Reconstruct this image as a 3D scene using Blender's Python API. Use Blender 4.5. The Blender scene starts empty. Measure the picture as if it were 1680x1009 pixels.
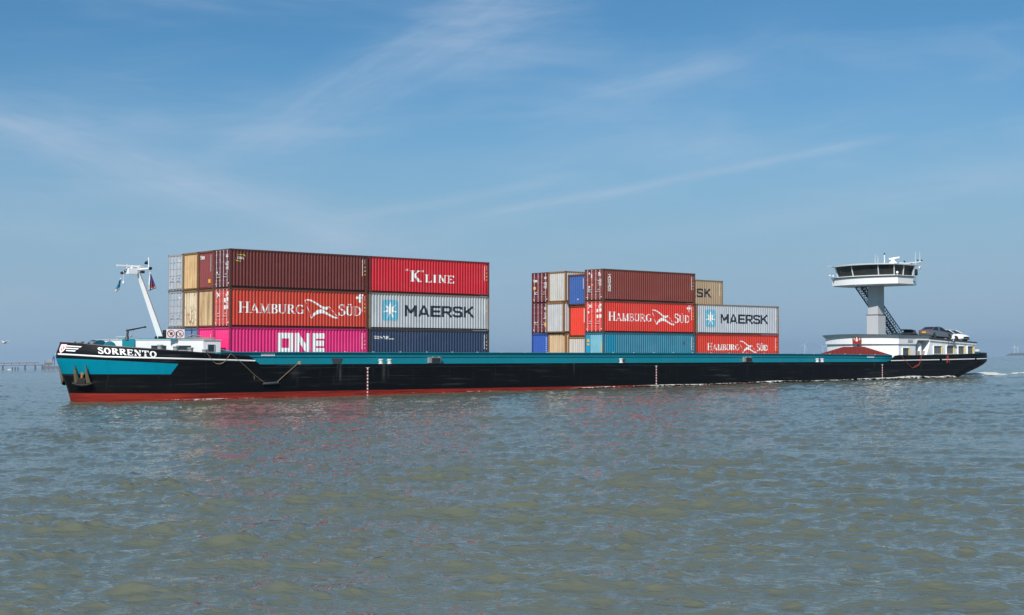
import bpy, math, random
import numpy as np
from mathutils import Matrix, Vector
from mathutils.geometry import tessellate_polygon

R = math.radians
SC = bpy.context.scene
COL = SC.collection
rnd = random.Random(7)

# ------------------------------------------------------------------ camera
CAM = Vector((-50.844, -93.518, 2.470))
YAW, PIT, ROLL, F = 0.6953, 0.0382, -0.0130, 2328.8
cd = bpy.data.cameras.new('camera'); cam = bpy.data.objects.new('camera', cd); COL.objects.link(cam)
cd.sensor_width = 36.0; cd.lens = 36.0 * F / 1680.0
cd.clip_start = 0.5; cd.clip_end = 40000
fw = Vector((math.sin(YAW) * math.cos(PIT), math.cos(YAW) * math.cos(PIT), math.sin(PIT)))
rt = Vector((math.cos(YAW), -math.sin(YAW), 0)); up = rt.cross(fw)
r2 = rt * math.cos(ROLL) + up * math.sin(ROLL); u2 = -rt * math.sin(ROLL) + up * math.cos(ROLL)
cam.matrix_world = Matrix(((r2.x, u2.x, -fw.x, CAM.x), (r2.y, u2.y, -fw.y, CAM.y), (r2.z, u2.z, -fw.z, CAM.z), (0, 0, 0, 1)))
SC.camera = cam
SC.view_settings.view_transform = 'Standard'; SC.view_settings.look = 'None'
SC.view_settings.exposure = 0.20; SC.view_settings.gamma = 1.0

# ------------------------------------------------------------------ node helper
class NT:
    def __init__(s, tree): s.t = tree; s.n = tree.nodes; s.l = tree.links
    def node(s, typ, **kw):
        n = s.n.new(typ)
        for k, v in kw.items(): setattr(n, k, v)
        return n
    def put(s, sock, v):
        if isinstance(v, bpy.types.NodeSocket): s.l.new(v, sock)
        elif v is not None:
            if hasattr(sock, 'default_value') and not isinstance(v, (int, float)) and len(v) == 3 and sock.type == 'RGBA': v = (*v, 1)
            sock.default_value = v
    def m(s, op, a, b=None, c=None, clamp=False):
        n = s.node('ShaderNodeMath', operation=op, use_clamp=clamp)
        s.put(n.inputs[0], a); s.put(n.inputs[1], b); s.put(n.inputs[2], c)
        return n.outputs[0]
    def ramp(s, v, a, b, lo=0.0, hi=1.0):
        n = s.node('ShaderNodeMapRange', interpolation_type='SMOOTHSTEP')
        s.put(n.inputs[0], v); s.put(n.inputs[1], a); s.put(n.inputs[2], b); s.put(n.inputs[3], lo); s.put(n.inputs[4], hi)
        return n.outputs[0]
    def mix(s, f, a, b, blend='MIX'):
        n = s.node('ShaderNodeMix', data_type='RGBA', blend_type=blend)
        s.put(n.inputs['Factor'], f); s.put(n.inputs[6], a); s.put(n.inputs[7], b)
        return n.outputs[2]
    def map(s, v, loc=(0, 0, 0), rot=(0, 0, 0), scale=(1, 1, 1)):
        n = s.node('ShaderNodeMapping'); s.put(n.inputs[0], v)
        n.inputs[1].default_value = loc; n.inputs[2].default_value = rot; n.inputs[3].default_value = scale
        return n.outputs[0]
    def noise(s, v, scale, detail=3, rough=.55, dist=0.0, dims='3D'):
        n = s.node('ShaderNodeTexNoise', noise_dimensions=dims); s.put(n.inputs['Vector'], v)
        n.inputs['Scale'].default_value = scale; n.inputs['Detail'].default_value = detail
        n.inputs['Roughness'].default_value = rough; n.inputs['Distortion'].default_value = dist
        return n.outputs['Fac']
    def sep(s, v):
        n = s.node('ShaderNodeSeparateXYZ'); s.put(n.inputs[0], v); return n.outputs
    def comb(s, x, y, z):
        n = s.node('ShaderNodeCombineXYZ'); s.put(n.inputs[0], x); s.put(n.inputs[1], y); s.put(n.inputs[2], z); return n.outputs[0]

# ------------------------------------------------------------------ sun and sky
SUN_A, SUN_E = R(59), R(42)          # azimuth from the ship's port normal towards the bow, elevation
sdir = Vector((-math.sin(SUN_A) * math.cos(SUN_E), -math.cos(SUN_A) * math.cos(SUN_E), math.sin(SUN_E)))
sl = bpy.data.lights.new('sun', 'SUN'); sl.energy = 4.6; sl.angle = R(0.5); sl.color = (1.0, 0.955, 0.89)
so = bpy.data.objects.new('sun', sl); COL.objects.link(so)
so.rotation_euler = (-sdir).to_track_quat('-Z', 'Y').to_euler(); so.location = (-200, -150, 220)
W = bpy.data.worlds.new('World'); SC.world = W; W.use_nodes = True
wt = NT(W.node_tree); wt.n.clear()
sky = wt.node('ShaderNodeTexSky', sky_type='NISHITA'); sky.sun_disc = False
sky.sun_elevation = SUN_E; sky.sun_rotation = math.atan2(sdir.x, sdir.y)
sky.altitude = 0; sky.air_density = 1.0; sky.dust_density = .6; sky.ozone_density = 3.5
geo = wt.node('ShaderNodeTexCoord').outputs['Generated']
gx, gy, gz = wt.sep(geo)
# thin cirrus and old contrails: streaks along great circles, given by azimuth / elevation in degrees
az = wt.m('MULTIPLY', wt.m('SUBTRACT', wt.m('ARCTAN2', gx, gy), YAW), 180 / math.pi)
el = wt.m('MULTIPLY', wt.m('ARCSINE', gz), 180 / math.pi)
P = wt.comb(az, el, 0.0)
haz = wt.noise(wt.map(P, (0, 0, 0), (0, 0, R(-22)), (.055, .30, 1)), 1.0, 5, .58, .6)
fib = wt.noise(wt.map(P, (3, 5, 0), (0, 0, R(-25)), (.10, 1.1, 1)), 1.0, 6, .62, 1.2)
broad = wt.noise(wt.map(P, (9, 2, 0), (0, 0, R(-10)), (.09, .22, 1)), 1.0, 3, .5, .4)
cl = wt.m('MULTIPLY', wt.ramp(haz, .40, .72), wt.ramp(broad, .35, .62))
cl = wt.m('MULTIPLY', cl, .58)
def streak(a, b, w, k, edge=2.0, fibre=.6, one=0.0):
    (u1, v1), (u2, v2) = a, b
    L = math.hypot(u2 - u1, v2 - v1); th = math.atan2(v2 - v1, u2 - u1)
    q = wt.map(wt.map(P, (-u1, -v1, 0)), (0, 0, 0), (0, 0, -th))
    qx, qy, _ = wt.sep(q)
    qy = wt.m('ADD', qy, wt.m('MULTIPLY', wt.m('SUBTRACT', wt.noise(wt.map(q, (u1, v1, 0), (0, 0, 0), (.35, .35, 1)), 1.0, 2), .5), w * 1.5))
    d = wt.m('DIVIDE', qy, w)
    g = wt.m('POWER', 2.718, wt.m('MULTIPLY', wt.m('MULTIPLY', d, d), -1.0))
    e = wt.m('MULTIPLY', wt.ramp(qx, -edge, edge), wt.ramp(qx, L - edge, L + edge, 1.0, 0.0))
    n = wt.noise(wt.map(q, (u1, v2, 0), (0, 0, 0), (.26, 1.6 / max(w, .3), 1)), 1.0, 6, .60, .7)
    n = wt.m('ADD', wt.m('MULTIPLY', wt.ramp(n, .3, .7), fibre), 1 - fibre)
    return wt.m('MULTIPLY', wt.m('MULTIPLY', g, e), wt.m('MULTIPLY', n, k))
def px(x, y): return (math.degrees(math.atan((x - 840) / F)), (596 - .013 * (x - 600) - y) * math.degrees(1 / F))
for (a, b, w, k, e, fb) in (
    (px(-80, 205), px(620, 400), .85, .78, 2, .45), (px(-80, 330), px(420, 318), .7, .28, 3, .6), (px(-60, 180), px(300, 240), .9, .22, 2.5, .7),
    (px(330, 270), px(860, -10), .9, .46, 2, .5), (px(420, 260), px(900, 40), 1.2, .30, 3, .7), (px(560, 362), px(930, 294), .22, .42, 1.6, .3),
    (px(790, 352), px(1450, 240), .17, .60, 1.5, .3), (px(760, 365), px(1130, 300), .5, .30, 3, .5), (px(980, 155), px(1190, 112), .35, .42, 1.2, .6),
    (px(900, 200), px(1320, 70), 1.1, .28, 3, .7), (px(1000, 400), px(1760, 310), .4, .26, 4, .5), (px(1250, 360), px(1760, 270), .6, .20, 3, .6),
    (px(1000, 140), px(1760, 130), .8, .18, 4, .6), (px(260, 440), px(760, 372), .5, .26, 3, .6),
    (px(-60, 260), px(420, 190), .5, .22, 3, .8), (px(60, 150), px(520, 175), .7, .18, 3, .8), (px(430, 215), px(1000, 180), .6, .22, 3, .8), (px(600, 90), px(960, 10), .45, .26, 2, .8), (px(1080, 250), px(1600, 175), .6, .20, 3, .8), (px(-40, 390), px(330, 400), .6, .24, 3, .7)):
    cl = wt.m('ADD', cl, streak(a, b, w, k, e, fb))
cl = wt.m('MULTIPLY', cl, wt.ramp(fib, .15, .75, .75, 1.15))
# milky air near the horizon
low = wt.ramp(el, 0.0, 13.0, 1.0, 0.0)
skc = wt.mix(1.0, sky.outputs[0], (.43, .77, .91), 'MULTIPLY')
skc = wt.mix(low, skc, (3.2, 4.56, 6.0))
skc = wt.mix(wt.m('MULTIPLY', cl, .50, clamp=True), skc, (4.6, 5.7, 7.2))
bg = wt.node('ShaderNodeBackground'); bg.inputs[1].default_value = 0.088
wt.put(bg.inputs[0], skc)
wo = wt.node('ShaderNodeOutputWorld'); wt.l.new(bg.outputs[0], wo.inputs[0])

# ------------------------------------------------------------------ materials
def lin(r, g, b, k=1.0):
    f = lambda c: (c / 255 / 12.92 if c / 255 <= .04045 else ((c / 255 + .055) / 1.055) ** 2.4)
    return tuple(min(.85, f(c) * k) for c in (r, g, b))
MATS = {}
def paint(key, rgb, rust=0.0, dirt=.25, rough=.45, metal=0.0, streak=.3, rustc=(.13, .045, .014), tscale=1.0, ribs=0.0):
    if key in MATS: return MATS[key]
    m = bpy.data.materials.new(key); m.use_nodes = True; MATS[key] = m
    t = NT(m.node_tree); b = t.n['Principled BSDF']
    tc = t.node('ShaderNodeTexCoord').outputs['Object']
    oi = t.node('ShaderNodeObjectInfo').outputs['Random']
    off = t.node('ShaderNodeVectorMath', operation='ADD'); t.put(off.inputs[0], tc)
    t.put(off.inputs[1], t.comb(t.m('MULTIPLY', oi, 37.0), t.m('MULTIPLY', oi, 91.0), 0.0))
    v = off.outputs[0]
    c = t.mix(t.ramp(t.noise(v, .9 * tscale, 4), .3, .72, 0.0, dirt), rgb, tuple(x * .62 + .012 for x in rgb))
    fd = t.noise(t.map(v, (2, 8, 1), scale=(.35, .35, .7)), 1.0, 4, .65)
    c = t.mix(t.ramp(fd, .48, .72, 0.0, dirt * .55), c, tuple(x * .8 + .075 for x in rgb))
    if streak:
        st = t.noise(t.map(v, scale=(5 * tscale, 5 * tscale, .35 * tscale)), 1.0, 4, .6)
        c = t.mix(t.ramp(st, .52, .78, 0.0, streak), c, tuple(x * .55 + .03 for x in rgb))
    if ribs:
        rb = t.noise(t.map(v, (3, 1, 0), scale=(.4, 7.5, .16)), 1.0, 4, .7)
        c = t.mix(t.ramp(rb, .46, .68, 0.0, ribs), c, (.20, .10, .045))
    if rust > 0:
        n1 = t.noise(t.map(v, scale=(7 * tscale, 7 * tscale, 2.2 * tscale)), 1.0, 5, .68)
        n2 = t.noise(v, .8 * tscale, 2)
        n = t.m('ADD', n1, t.m('MULTIPLY', t.m('SUBTRACT', n2, .5), .55))
        rm = t.ramp(n, .76 - .36 * rust, .82 - .30 * rust)
        rc = t.mix(t.noise(v, 9.0, 3), rustc, tuple(x * 2.3 for x in rustc))
        c = t.mix(t.m('MULTIPLY', rm, .92), c, rc)
        t.put(b.inputs['Roughness'], t.m('ADD', t.m('MULTIPLY', rm, .35), rough))
    else: b.inputs['Roughness'].default_value = rough
    t.put(b.inputs['Base Color'], c); b.inputs['Metallic'].default_value = metal
    return m
def plain(key, rgb, rough=.5, metal=0.0): return paint(key, rgb, 0, .18, rough, metal, .12)
def glass(key, rgb=(.02, .026, .03), rough=.06):
    if key in MATS: return MATS[key]
    m = bpy.data.materials.new(key); m.use_nodes = True; MATS[key] = m
    t = NT(m.node_tree); b = t.n['Principled BSDF']; tc = t.node('ShaderNodeTexCoord').outputs['Object']
    t.put(b.inputs['Base Color'], t.mix(t.noise(tc, 1.4, 3), rgb, tuple(x * 1.9 for x in rgb)))
    b.inputs['Roughness'].default_value = rough; b.inputs['IOR'].default_value = 1.5
    return m

WHITE = paint('white_paint', (.80, .80, .79), 0, .10, .4, 0, .10)
OFFWHITE = paint('grey_white_paint', (.62, .63, .62), .02, .2, .45)
LGREY = paint('light_grey_paint', (.36, .38, .39), 0, .15, .45, 0, .1)
DGREY = plain('dark_grey_paint', (.045, .05, .055), .5)
BLACKP = plain('black_paint', (.012, .013, .016), .45)
TEAL = paint('teal_paint', lin(0, 124, 138, 1.15), .03, .20, .42, 0, .2, tscale=.5)
GALV = paint('galvanised_steel', (.36, .36, .35), .12, .3, .5, .3, .3)
STEELD = paint('worn_dark_steel', (.03, .028, .026), .25, .3, .6, .2, .3)
REDOX = paint('red_oxide_paint', lin(126, 42, 36, 1.0), .05, .25, .55)
YELLOW = plain('yellow_paint', lin(250, 190, 20, .9))
TAN_ROPE = plain('tan_rope', lin(165, 145, 112, .8), .9)
ORANGE_ROPE = plain('orange_rope', lin(185, 72, 48, .9), .85)
GLASS = glass('dark_window_glass')
RUBBER = plain('black_rubber', (.012, .012, .012), .8)
DECAL_W = paint('white_lettering_paint', (.80, .80, .77), .03, .22, .5, 0, .2)
DECAL_D = paint('dark_lettering_paint', lin(28, 36, 50, .9), .02, .2, .5)
DECAL_B = plain('light_blue_decal', lin(110, 190, 215, .85))
DECAL_Y = plain('yellow_decal', lin(245, 180, 30, .9))
DECAL_R = plain('red_decal', lin(190, 35, 35, .9))
DECAL_G = plain('lime_decal', lin(190, 220, 50, .9))
DECAL_N = plain('blue_decal', lin(40, 90, 160, .9))

# ------------------------------------------------------------------ mesh builder
class MB:
    def __init__(s): s.v = []; s.f = []; s.mi = []; s.cur = 0
    def add(s, vs, fs):
        o = len(s.v); s.v += [tuple(p) for p in vs]
        for f in fs: s.f.append(tuple(i + o for i in f)); s.mi.append(s.cur)
        return s
    def box(s, x0, x1, y0, y1, z0, z1):
        v = [(x, y, z) for z in (z0, z1) for y in (y0, y1) for x in (x0, x1)]
        return s.add(v, [(0, 2, 3, 1), (4, 5, 7, 6), (0, 1, 5, 4), (2, 6, 7, 3), (0, 4, 6, 2), (1, 3, 7, 5)])
    def quad(s, a, b, c, d): return s.add([a, b, c, d], [(0, 1, 2, 3)])
    def prism(s, poly, z0, z1, top=None):
        """poly: list of (x,y); top: other outline for the upper ring"""
        n = len(poly); top = top or poly
        zf0 = z0 if callable(z0) else (lambda x, y: z0); zf1 = z1 if callable(z1) else (lambda x, y: z1)
        v = [(x, y, zf0(x, y)) for x, y in poly] + [(x, y, zf1(x, y)) for x, y in top]
        return s.add(v, [tuple(range(n - 1, -1, -1)), tuple(range(n, 2 * n))] + [(i, (i + 1) % n, n + (i + 1) % n, n + i) for i in range(n)])
    def prism_y(s, poly, y0, y1):
        n = len(poly); v = [(x, y0, z) for x, z in poly] + [(x, y1, z) for x, z in poly]
        return s.add(v, [tuple(range(n)), tuple(range(2 * n - 1, n - 1, -1))] + [((i + 1) % n, i, n + i, n + (i + 1) % n) for i in range(n)])
    def tube(s, pts, r, n=8, cap=True):
        pts = [Vector(p) for p in pts]; rs = r if isinstance(r, (list, tuple)) else [r] * len(pts)
        rings = []; ref = None
        for i, p in enumerate(pts):
            d = (pts[min(i + 1, len(pts) - 1)] - pts[max(i - 1, 0)]).normalized()
            if ref is None: ref = Vector((0, 0, 1)) if abs(d.z) < .9 else Vector((1, 0, 0))
            a = d.cross(ref).normalized(); b = a.cross(d).normalized(); ref = b
            rings.append([p + (a * math.cos(2 * math.pi * k / n) + b * math.sin(2 * math.pi * k / n)) * rs[i] for k in range(n)])
        vs = [q for g in rings for q in g]; fs = []
        for i in range(len(pts) - 1):
            for k in range(n): fs.append((i * n + k, i * n + (k + 1) % n, (i + 1) * n + (k + 1) % n, (i + 1) * n + k))
        if cap: fs += [tuple(range(n - 1, -1, -1)), tuple(range((len(pts) - 1) * n, len(pts) * n))]
        return s.add(vs, fs)
    def lathe(s, c, prof, n=16, axis='z'):
        """prof: list of (r, h)"""
        v = []; f = []
        for r_, h in prof:
            for k in range(n):
                a = 2 * math.pi * k / n; x, y = r_ * math.cos(a), r_ * math.sin(a)
                v.append({'z': (c[0] + x, c[1] + y, c[2] + h), 'y': (c[0] + x, c[1] + h, c[2] + y), 'x': (c[0] + h, c[1] + x, c[2] + y)}[axis])
        for i in range(len(prof) - 1):
            for k in range(n): f.append((i * n + k, i * n + (k + 1) % n, (i + 1) * n + (k + 1) % n, (i + 1) * n + k))
        f += [tuple(range(n - 1, -1, -1)), tuple(range((len(prof) - 1) * n, len(prof) * n))]
        return s.add(v, f)
    def mesh(s, name, mats, smooth=None):
        me = bpy.data.meshes.new(name); me.from_pydata(s.v, [], s.f)
        for m in (mats if isinstance(mats, (list, tuple)) else [mats]): me.materials.append(m)
        me.polygons.foreach_set('material_index', s.mi)
        if smooth:
            me.polygons.foreach_set('use_smooth', [True] * len(s.f)); me.update(); me.set_sharp_from_angle(angle=R(smooth))
        me.update(); return me
    def build(s, name, mats, parent=None, smooth=None):
        return link(name, s.mesh(name, mats, smooth), parent)
def link(name, me, parent=None):
    o = bpy.data.objects.new(name, me); COL.objects.link(o)
    if parent is not None: o.parent = parent
    return o
def omat(o, m):
    for sl_, mm in zip(o.material_slots, m if isinstance(m, (list, tuple)) else [m]):
        sl_.link = 'OBJECT'; sl_.material = mm
    return o
def tag(o, label, cat=None, group=None, kind=None):
    if label: o['label'] = label
    if cat: o['category'] = cat
    if group: o['group'] = group
    if kind: o['kind'] = kind
    return o
# the ship floats slightly bow-up and heeled: everything aboard stands in this frame
SHIP = Matrix.Rotation(0.0075, 4, 'Y') @ Matrix.Rotation(0.0140, 4, 'X')
def aboard(o, M=None):
    o.matrix_world = SHIP @ (M if M is not None else Matrix.Identity(4)); return o
def thing(name, label, cat, M=None, group=None, ship=True):
    o = bpy.data.objects.new(name, None); COL.objects.link(o); o.empty_display_size = .3
    if ship: aboard(o, M)
    elif M is not None: o.matrix_world = M
    return tag(o, label, cat, group)
T = lambda x, y, z: Matrix.Translation((x, y, z))

# ------------------------------------------------------------------ lettering: strokes cut into flat pieces
def arc(cx, cy, rx, ry, a0, a1, n=10):
    return [(cx + rx * math.cos(R(a0 + (a1 - a0) * i / n)), cy + ry * math.sin(R(a0 + (a1 - a0) * i / n))) for i in range(n + 1)]
def sans(ch, t):
    s = lambda *p: (list(p), t)
    h = t / 2; q = .22
    if ch == 'M': return [s((h, 0), (h, 1)), s((1 - h, 0), (1 - h, 1)), s((h, 1 - h * .6), (.5, .32)), s((.5, .32), (1 - h, 1 - h * .6))], 1.0
    if ch == 'A': return [s((h * .8, 0), (.44, 1)), s((.92 - h * .8, 0), (.48, 1)), s((.2, .26), (.72, .26))], .92
    if ch == 'E': return [s((h, 0), (h, 1)), s((h, 1 - h), (.82, 1 - h)), s((h, .5), (.78, .5)), s((h, h), (.82, h))], .82
    if ch == 'R': return [s((h, 0), (h, 1)), s((h, 1 - h), (.62, 1 - h), (.82 - h, .86), (.82 - h, .58), (.64, .44), (h, .44)), s((.48, .44), (.8, 0))], .84
    if ch == 'S': return [s((.82 - h * .6, .74), (.82 - h, .86), (.62, 1 - h), (.24, 1 - h), (h, .86), (h, .62), (.22, .51), (.6, .49), (.82 - h, .38), (.82 - h, .14), (.6, h), (.2, h), (h, .14), (h * .6, .28))], .82
    if ch == 'K': return [s((h, 0), (h, 1)), s((h, .42), (.78, 1)), s((.34, .6), (.84, 0))], .84
    if ch == 'O': return [s((h, 0), (h, 1)), s((1 - h, 0), (1 - h, 1)), s((h, 1 - h), (1 - h, 1 - h)), s((h, h), (1 - h, h))], 1.0
    if ch == 'N': return [s((h, 0), (h, 1)), s((1 - h, 0), (1 - h, 1)), s((h * .9, 1 - h * .5), (1 - h * .9, h * .5))], 1.0
    if ch == 'Y': return [s((0 + h, 1), (.45, .5), (.45, 0)), s((.9 - h, 1), (.45, .5))], .9
    if ch == 't': return [s((.3, 1), (.3, h), (.6, h)), s((.05, .72), (.6, .72))], .62
    if ch == 'e': return [s((h, .4), (.66, .4), (.66, .62), (.34, .72), (h, .55), (h, .18), (.34, h), (.66, h))], .7
    if ch == 'x': return [s((.03, 0), (.62, .74)), s((.03, .74), (.62, 0))], .64
    return [], .4
def serif(ch, Tk, N):
    S = lambda x0, x1, y: ([(x0, y), (x1, y)], N)
    k = Tk; e = N / 2; o = Tk * .5 + .09
    def feet(x, y): return S(x - o, x + o, y)
    def cal(p):
        w = []
        for i in range(len(p)):
            a, b = p[max(i - 1, 0)], p[min(i + 1, len(p) - 1)]
            d = math.hypot(b[0] - a[0], b[1] - a[1]) or 1
            w.append(N + (Tk - N) * (abs(b[1] - a[1]) / d) ** 1.3)
        return (p, w)
    st = lambda x, y0=0, y1=1, w=None: ([(x, y0), (x, y1)], w or k)
    if ch == 'H': return [st(.2), st(.8), S(.2, .8, .5), feet(.2, e), feet(.2, 1 - e), feet(.8, e), feet(.8, 1 - e)], 1.0
    if ch == 'A': return [([(.13, 0), (.46, 1)], N * 1.2), ([(.46, 1), (.83, 0)], k), S(.26, .7, .32), S(.0, .28, e), S(.64, 1.0, e)], .98
    if ch == 'M': return [([(.16, 0), (.2, 1)], N * 1.2), ([(.2, 1), (.56, 0)], k), ([(.56, 0), (.92, 1)], N * 1.2), ([(.94, 0), (.92, 1)], k), S(.02, .32, e), S(.06, .26, 1 - e), S(.78, 1.1, e), S(.9, 1.06, 1 - e)], 1.12
    if ch == 'B': return [st(.2), cal([(.2, 1 - e), (.44, 1 - e)] + arc(.44, .76, .2, .24 - e, 90, -90, 8) + [(.2, .52 + e)]), cal([(.2, .52), (.46, .52)] + arc(.46, .265, .24, .265 - e, 90, -90, 8) + [(.2, e)]), S(.05, .2, e), S(.05, .2, 1 - e)], .76
    if ch in 'UÜ':
        g = [cal([(.2, 1), (.2, .34)] + arc(.48, .32, .28, .32 - e, 180, 360, 12) + [(.76, .34), (.76, 1)]), feet(.2, 1 - e), S(.62, .9, 1 - e)]
        if ch == 'Ü': g += [([(.34, 1.12), (.34, 1.26)], .13), ([(.62, 1.12), (.62, 1.26)], .13)]
        return g, .92
    if ch == 'R': return [st(.2), cal([(.2, 1 - e), (.46, 1 - e)] + arc(.46, .75, .22, .25 - e, 90, -90, 8) + [(.2, .5)]), ([(.42, .5), (.82, .02)], k), S(.05, .36, e), S(.05, .2, 1 - e), S(.72, .95, e)], .92
    if ch == 'G': return [cal(arc(.5, .5, .42 - k * .3, .5 - e, 48, 318, 18)), st(.82, .04, .42), S(.66, .96, .42), st(.78, .72, 1.0, N)], 1.0
    if ch == 'S': return [cal(arc(.36, .755, .24, .245 - e, 30, 270, 12) + arc(.36, .255, .27, .255, 90, -150, 12)), st(.59, .72, 1.0, N), st(.07, 0, .28, N)], .7
    if ch == 'D': return [st(.2), cal([(.2, 1 - e), (.42, 1 - e)] + arc(.42, .5, .40, .5 - e, 90, -90, 14) + [(.2, e)]), S(.05, .2, e), S(.05, .2, 1 - e)], .92
    if ch == 'K': return [st(.2), ([(.22, .42), (.76, 1)], N * 1.4), ([(.38, .58), (.84, .0)], k), feet(.2, e), feet(.2, 1 - e), S(.6, .94, 1 - e), S(.68, 1.02, e)], 1.0
    if ch == 'L': return [st(.2), feet(.2, 1 - e), S(.04, .74, e), st(.72, 0, .26, N)], .8
    if ch == 'I': return [st(.2), feet(.2, 1 - e), feet(.2, e)], .44
    if ch == 'N': return [([(.2, 0), (.2, 1)], N * 1.3), ([(.2, 1), (.82, 0)], k), ([(.82, 0), (.82, 1)], N * 1.3), S(.06, .36, e), S(.04, .24, 1 - e), S(.68, .98, 1 - e)], 1.0
    if ch == 'E': return [st(.2), S(.05, .72, 1 - e), S(.05, .74, e), S(.2, .56, .5), st(.71, .76, 1, N), st(.73, 0, .26, N), st(.56, .38, .62, N)], .82
    if ch == 'O': return [cal(arc(.48, .5, .42 - k * .35, .5 - e, 0, 360, 28))], .98
    if ch == 'T': return [st(.42), S(.02, .82, 1 - e), st(.04, .72, 1, N), st(.8, .72, 1, N), feet(.42, e)], .84
    return [], .4
def strokes_to_polys(items, sx, sy, ox, oy, lay0=0):
    """each stroke -> convex quads, every stroke on a layer of its own"""
    out = []
    for li, (p, w) in enumerate(items):
        ws = w if isinstance(w, list) else [w] * len(p)
        L_, R_ = [], []
        for i in range(len(p)):
            a, b, c = p[max(i - 1, 0)], p[i], p[min(i + 1, len(p) - 1)]
            def nrm(u, v):
                d = math.hypot(v[0] - u[0], v[1] - u[1])
                return None if d < 1e-9 else (-(v[1] - u[1]) / d, (v[0] - u[0]) / d)
            n1, n2 = nrm(a, b), nrm(b, c)
            n1 = n1 or n2; n2 = n2 or n1
            nx, ny = n1[0] + n2[0], n1[1] + n2[1]; d = math.hypot(nx, ny) or 1; nx /= d; ny /= d
            k = ws[i] / 2 / max(.5, nx * n1[0] + ny * n1[1])
            L_.append((b[0] + nx * k, b[1] + ny * k)); R_.append((b[0] - nx * k, b[1] - ny * k))
        for i in range(len(p) - 1):
            q = [L_[i], R_[i], R_[i + 1], L_[i + 1]]
            out.append(([(ox + x * sx, oy + y * sy) for x, y in q], lay0 + li % 9))
    return out
def text(s, x0, x1, z0, h, style, caps=None, gap=.08, letters=False):
    """caps: relative height of letters after the first (small caps)"""
    gl = []
    for i, ch in enumerate(s):
        items, w = style(ch); k = 1.0 if (i == 0 or caps is None) else caps
        gl.append((items, w * k, k))
    tot = sum(g[1] for g in gl) + gap * (len(gl) - 1); sx = (x1 - x0) / tot
    x = x0; out = []; per = []
    for i, (items, w, k) in enumerate(gl):
        n0 = len(out)
        out += strokes_to_polys(items, sx * k, h * k, x, z0, 0 if i % 2 else 4); x += (w + gap) * sx; per.append(out[n0:])
    return per if letters else out
def clip(poly, x0, x1):
    def half(p, f):
        o = []
        for i in range(len(p)):
            a, b = p[i], p[(i + 1) % len(p)]; da, db = f(a), f(b)
            if da >= 0: o.append(a)
            if (da < 0) != (db < 0):
                t_ = da / (da - db); o.append((a[0] + (b[0] - a[0]) * t_, a[1] + (b[1] - a[1]) * t_))
        return o
    p = half(poly, lambda q: q[0] - x0)
    return half(p, lambda q: x1 - q[0]) if len(p) > 2 else []
def drape(mb, polys, breaks, fn):
    """cut flat pieces at the breaks and lay them on a surface fn(u, v, layer) -> point"""
    br = np.array(breaks)
    for poly, lay in polys:
        xs = [p[0] for p in poly]; lo, hi = min(xs), max(xs)
        ar = sum(poly[i][0] * poly[(i + 1) % len(poly)][1] - poly[(i + 1) % len(poly)][0] * poly[i][1] for i in range(len(poly)))
        if abs(ar) < 1e-7: continue
        if ar < 0: poly = poly[::-1]
        cuts = [lo - 1] + list(br[(br > lo) & (br < hi)]) + [hi + 1]
        for a, b in zip(cuts, cuts[1:]):
            q = clip(poly, a, b)
            if len(q) > 2: mb.add([fn(u, v, lay) for u, v in q], [tuple(range(len(q)))])
def tri(poly, lay=0):
    return [([poly[i] for i in t_], lay) for t_ in tessellate_polygon([[Vector((x, z, 0)) for x, z in poly]])]
def rect(x0, x1, z0, z1, lay=0): return ([(x0, z0), (x1, z0), (x1, z1), (x0, z1)], lay)
SER = lambda ch: serif(ch, .17, .065)
SLAB = lambda ch: serif(ch, .24, .12)
KLN = lambda ch: serif(ch, .21, .085)
SAN = lambda ch: sans(ch, .19)

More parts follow.
